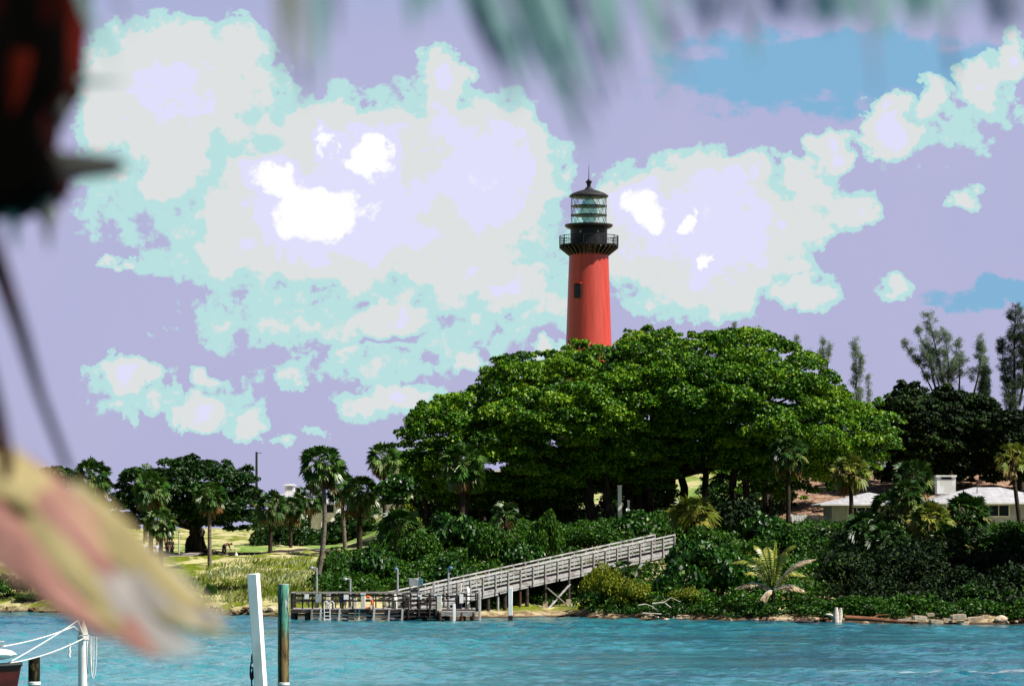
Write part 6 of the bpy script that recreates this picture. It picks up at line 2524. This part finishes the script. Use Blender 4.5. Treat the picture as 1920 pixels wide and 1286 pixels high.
# fringe along the eave
NE = 1.0
t = thing('thatch_eave', 'blurred grey thatch fringe hanging from an eave along the top of the view', 'thatch', P(1100, -60, NE))
pole = MB().tube([P(-400, -75, NE + .05), P(900, -70, NE + .045), P(2400, -80, NE + .06)], .006, 10)
place(pole, 'eave_pole', M['bark'], t)
ST = [((1010, -60), (1062, 70), (1112, 180), 54), ((1080, -60), (1120, 70), (1145, 190), 44), ((905, -60), (950, 60), (1000, 170), 50), ((1500, -60), (1506, 0), (1510, 55), 80), ((1590, -60), (1596, 0), (1600, 50), 80), ((1900, -60), (1904, 10), (1908, 60), 70), ((600, -60), (604, 40), (606, 120), 26), ((1300, -60), (1318, 30), (1330, 90), 50), ((800, -60), (806, -10), (810, 30), 40),
      ((1210, -60), (1245, 20), (1268, 95), 60), ((1110, -60), (1140, 60), (1158, 130), 44), ((1225, -60), (1262, 50), (1290, 150), 40), ((1640, -60), (1650, 20), (1660, 70), 70), ((1450, -60), (1458, 0), (1462, 50), 70), ((1540, -60), (1548, 0), (1552, 60), 80), ((1860, -60), (1866, 10), (1872, 70), 70), ((1700, -60), (1712, 10), (1722, 60), 60), ((1340, -60), (1352, 0), (1362, 60), 60),
      ((590, -60), (596, 60), (600, 170), 24), ((530, -60), (536, 50), (540, 120), 24), ((960, -60), (1010, 60), (1075, 230), 44), ((1035, -60), (1080, 100), (1130, 215), 36), ((860, -60), (900, 40), (930, 130), 40), ((518, -60), (528, 60), (536, 150), 18), ((555, -60), (566, 60), (572, 200), 26), ((628, -60), (630, 0), (630, 75), 30), ((772, -60), (774, 0), (774, 65), 34),
      ((880, -60), (912, 60), (962, 210), 30), ((905, -60), (942, 80), (975, 190), 26), ((930, -60), (975, 30), (1018, 140), 62), ((945, -60), (980, 20), (1000, 90), 40), ((968, -60), (1010, 90), (1050, 190), 26),
      ((990, -60), (1040, 110), (1105, 295), 44), ((1005, -60), (1060, 110), (1124, 250), 28), ((1000, -60), (1018, 10), (1040, 60), 30), ((1055, -60), (1085, 20), (1092, 50), 22),
      ((1130, -60), (1150, 0), (1166, 55), 30), ((1180, -60), (1200, 0), (1225, 85), 30), ((1195, -60), (1230, 60), (1256, 190), 34), ((1145, -60), (1162, 80), (1182, 170), 24), ((1265, -60), (1272, -10), (1283, 28), 26),
      ((1380, -60), (1402, 0), (1416, 75), 66), ((1400, -60), (1410, 40), (1418, 120), 34), ((1560, -60), (1563, -20), (1566, 8), 34), ((1610, -60), (1618, -20), (1620, 18), 34),
      ((1620, -60), (1632, 60), (1644, 180), 24), ((1735, -60), (1752, 0), (1768, 55), 50), ((1760, -60), (1776, 40), (1786, 150), 36), ((1815, -60), (1808, -20), (1803, 35), 36), ((1895, -60), (1905, -30), (1912, 0), 50), ((1845, -60), (1848, -30), (1850, 0), 60), ((1690, -60), (1694, -30), (1698, 0), 60), ((1490, -60), (1494, -30), (1496, -5), 60), ((1310, -60), (1315, -30), (1320, 0), 60),
      ((140, -60), (168, 30), (218, 128), 22), ((205, -60), (226, 10), (250, 62), 20), ((700, -60), (703, -30), (704, -5), 24)]
for i, (a, c, e, w) in enumerate(ST):
    place(strip([a, c, e], w, NE + .008 * ((i * 7) % 5 - 2), seed=i, turn=R(28)), 'leaf_strip', m_pale if 518 < e[0] < 575 else (m_th, m_th2)[i % 2], t)

# bundle at the top left, its shade put into the black colour
t = thing('thatch_bundle', 'big out of focus thatch bundle, coloured black for shade, with ragged ends in the upper left corner', 'thatch', P(-40, 180, NEAR))
YB = NEAR - .05
out = [(-220, -120), (150, -120), (132, 0), (122, 60), (124, 125), (112, 160), (78, 192), (72, 225), (68, 258), (84, 278), (96, 300), (96, 350), (72, 362), (48, 366), (24, 392), (0, 380), (-220, 420)]
bm = bmesh.new()
f0 = [bm.verts.new(P(a, c, YB)) for a, c in out]
bm.faces.new(f0)
r_ = bmesh.ops.extrude_face_region(bm, geom=bm.faces[:])
bmesh.ops.translate(bm, verts=[e for e in r_['geom'] if isinstance(e, bmesh.types.BMVert)], vec=(0, .06, 0))
bmesh.ops.recalc_face_normals(bm, faces=bm.faces[:])
bmesh.ops.bevel(bm, geom=[e for e in bm.edges], offset=.003, segments=2, affect='EDGES')
me = bpy.data.meshes.new('bundle')
bm.to_mesh(me); bm.free()
me.transform(Matrix.Translation(-t.location))
link('bundle', me, m_dk, t)
for i, (pts, w, mt) in enumerate((([(20, 308), (130, 312), (215, 311), (240, 311)], 60, m_dk2), ([(40, 345), (110, 335), (200, 318)], 40, m_grey), ([(100, -80), (150, 20), (125, 120), (118, 200)], 50, m_grey), ([(60, 190), (110, 190), (122, 240)], 60, m_grey), ([(40, 150), (130, 152), (236, 154)], 24, m_th), ([(60, 230), (100, 205), (120, 150)], 46, m_grey), ([(60, 300), (85, 350), (92, 470)], 54, m_grey),
                                  ([(90, -40), (140, 40), (128, 150)], 34, m_grey), ([(70, 250), (70, 300), (120, 370)], 40, m_grey), ([(20, 380), (25, 420), (30, 470)], 26, m_th), ([(75, 385), (95, 400), (112, 412)], 30, m_khaki))):
    place(strip(pts, w, NEAR - .02 + .01 * (i % 3), seed=i), 'leaf_strip', mt, t)

m_red = mat_noise('dark_red_scrap', (.05, .003, .001), (.08, .006, .002), 40, .9, .05)
place(strip([(42, 95), (32, 150), (26, 185), (22, 215)], 40, NEAR - .075, seed=2), 'red_scrap', m_red, t)
# dark lines of unknown kind, drawn as thin strands
t = thing('unidentified_line', 'long blurred unidentified dark line slanting down from the left edge across the sky', 'rope', P(0, 500, 1.25))
m = MB().tube([P(-90, 250, 1.2), P(-10, 480, 1.22), P(40, 625, 1.25), P(75, 740, 1.3), P(128, 880, 1.36)], [.0050, .0042, .0030, .0021, .0017], 8)
place(m, 'strand', m_dk, t)
t = thing('unidentified_line', 'short black blurred unidentified line at the left edge just above the dried frond', 'rope', P(0, 820, 1.25))
m = MB().tube([P(-40, 640, 1.25), P(-6, 780, 1.25), P(12, 868, 1.25), P(10, 900, 1.25)], [.0035, .0036, .003, .002], 8)
place(m, 'strand', m_dk, t)

# dried frond
t = thing('dried_frond', 'large blurred tan dried palm frond sweeping in from the left edge over the water', 'palm frond', P(0, 900, NEAR))
FR = [([(215, 1000), (300, 1075), (370, 1130), (435, 1172)], 44, m_ash), ([(230, 1030), (310, 1110), (370, 1160), (428, 1190)], 44, m_khaki), ([(120, 930), (215, 1000), (290, 1090), (395, 1175)], 60, m_khaki), ([(170, 960), (250, 1040), (320, 1100), (400, 1140)], 56, m_khaki), ([(100, 1010), (200, 1100), (290, 1180), (385, 1225)], 64, m_ash), ([(-90, 920), (10, 1030), (90, 1110), (190, 1200)], 60, m_pink),
      ([(20, 1000), (120, 1090), (210, 1170), (290, 1228)], 60, m_pink), ([(-80, 880), (20, 985), (110, 1110), (205, 1195)], 62, m_pink), ([(-70, 860), (60, 960), (160, 1090), (240, 1205)], 60, m_khaki), ([(-60, 840), (80, 930), (190, 1060), (262, 1225)], 52, m_pink),
      ([(-50, 820), (60, 900), (170, 1010), (240, 1110)], 46, m_khaki), ([(-40, 830), (90, 910), (200, 1010), (300, 1150)], 44, m_pink), ([(-20, 850), (110, 920), (215, 1020), (330, 1190)], 36, m_ash),
      ([(60, 900), (190, 1000), (260, 1090), (345, 1215)], 44, m_ash), ([(160, 985), (240, 1060), (300, 1140), (400, 1190)], 56, m_khaki), ([(190, 1000), (265, 1080), (330, 1150), (415, 1165)], 60, m_ash),
      ([(200, 990), (280, 1060), (340, 1110), (420, 1150)], 40, m_khaki), ([(-80, 900), (0, 990), (70, 1090), (150, 1160)], 50, m_pink), ([(150, 1100), (210, 1160), (260, 1205), (360, 1238)], 46, m_ash),
      ([(-60, 900), (60, 1010), (150, 1120), (215, 1180)], 40, m_khaki), ([(120, 1060), (190, 1130), (250, 1190), (300, 1236)], 60, m_pink), ([(-100, 830), (-20, 880), (30, 915), (70, 960)], 60, m_khaki)]
for i, (pts, w, mt) in enumerate(FR):
    sd = (-.8 * (pts[1][0] + pts[2][0]) + .6 * (pts[1][1] + pts[2][1])) / 2
    place(strip(pts, w * 1.25, NEAR - .00016 * (sd - 480), seed=i, wv=.004, turn=R(34 + 9 * math.sin(i * 2.1))), 'leaflet', mt, t)
m = MB().tube([P(-200, 700, NEAR), P(-120, 780, NEAR), P(-40, 850, NEAR), P(20, 900, NEAR + .005)], [.004, .0035, .003, .0015], 8)
place(m, 'stalk', M['bark'], t)
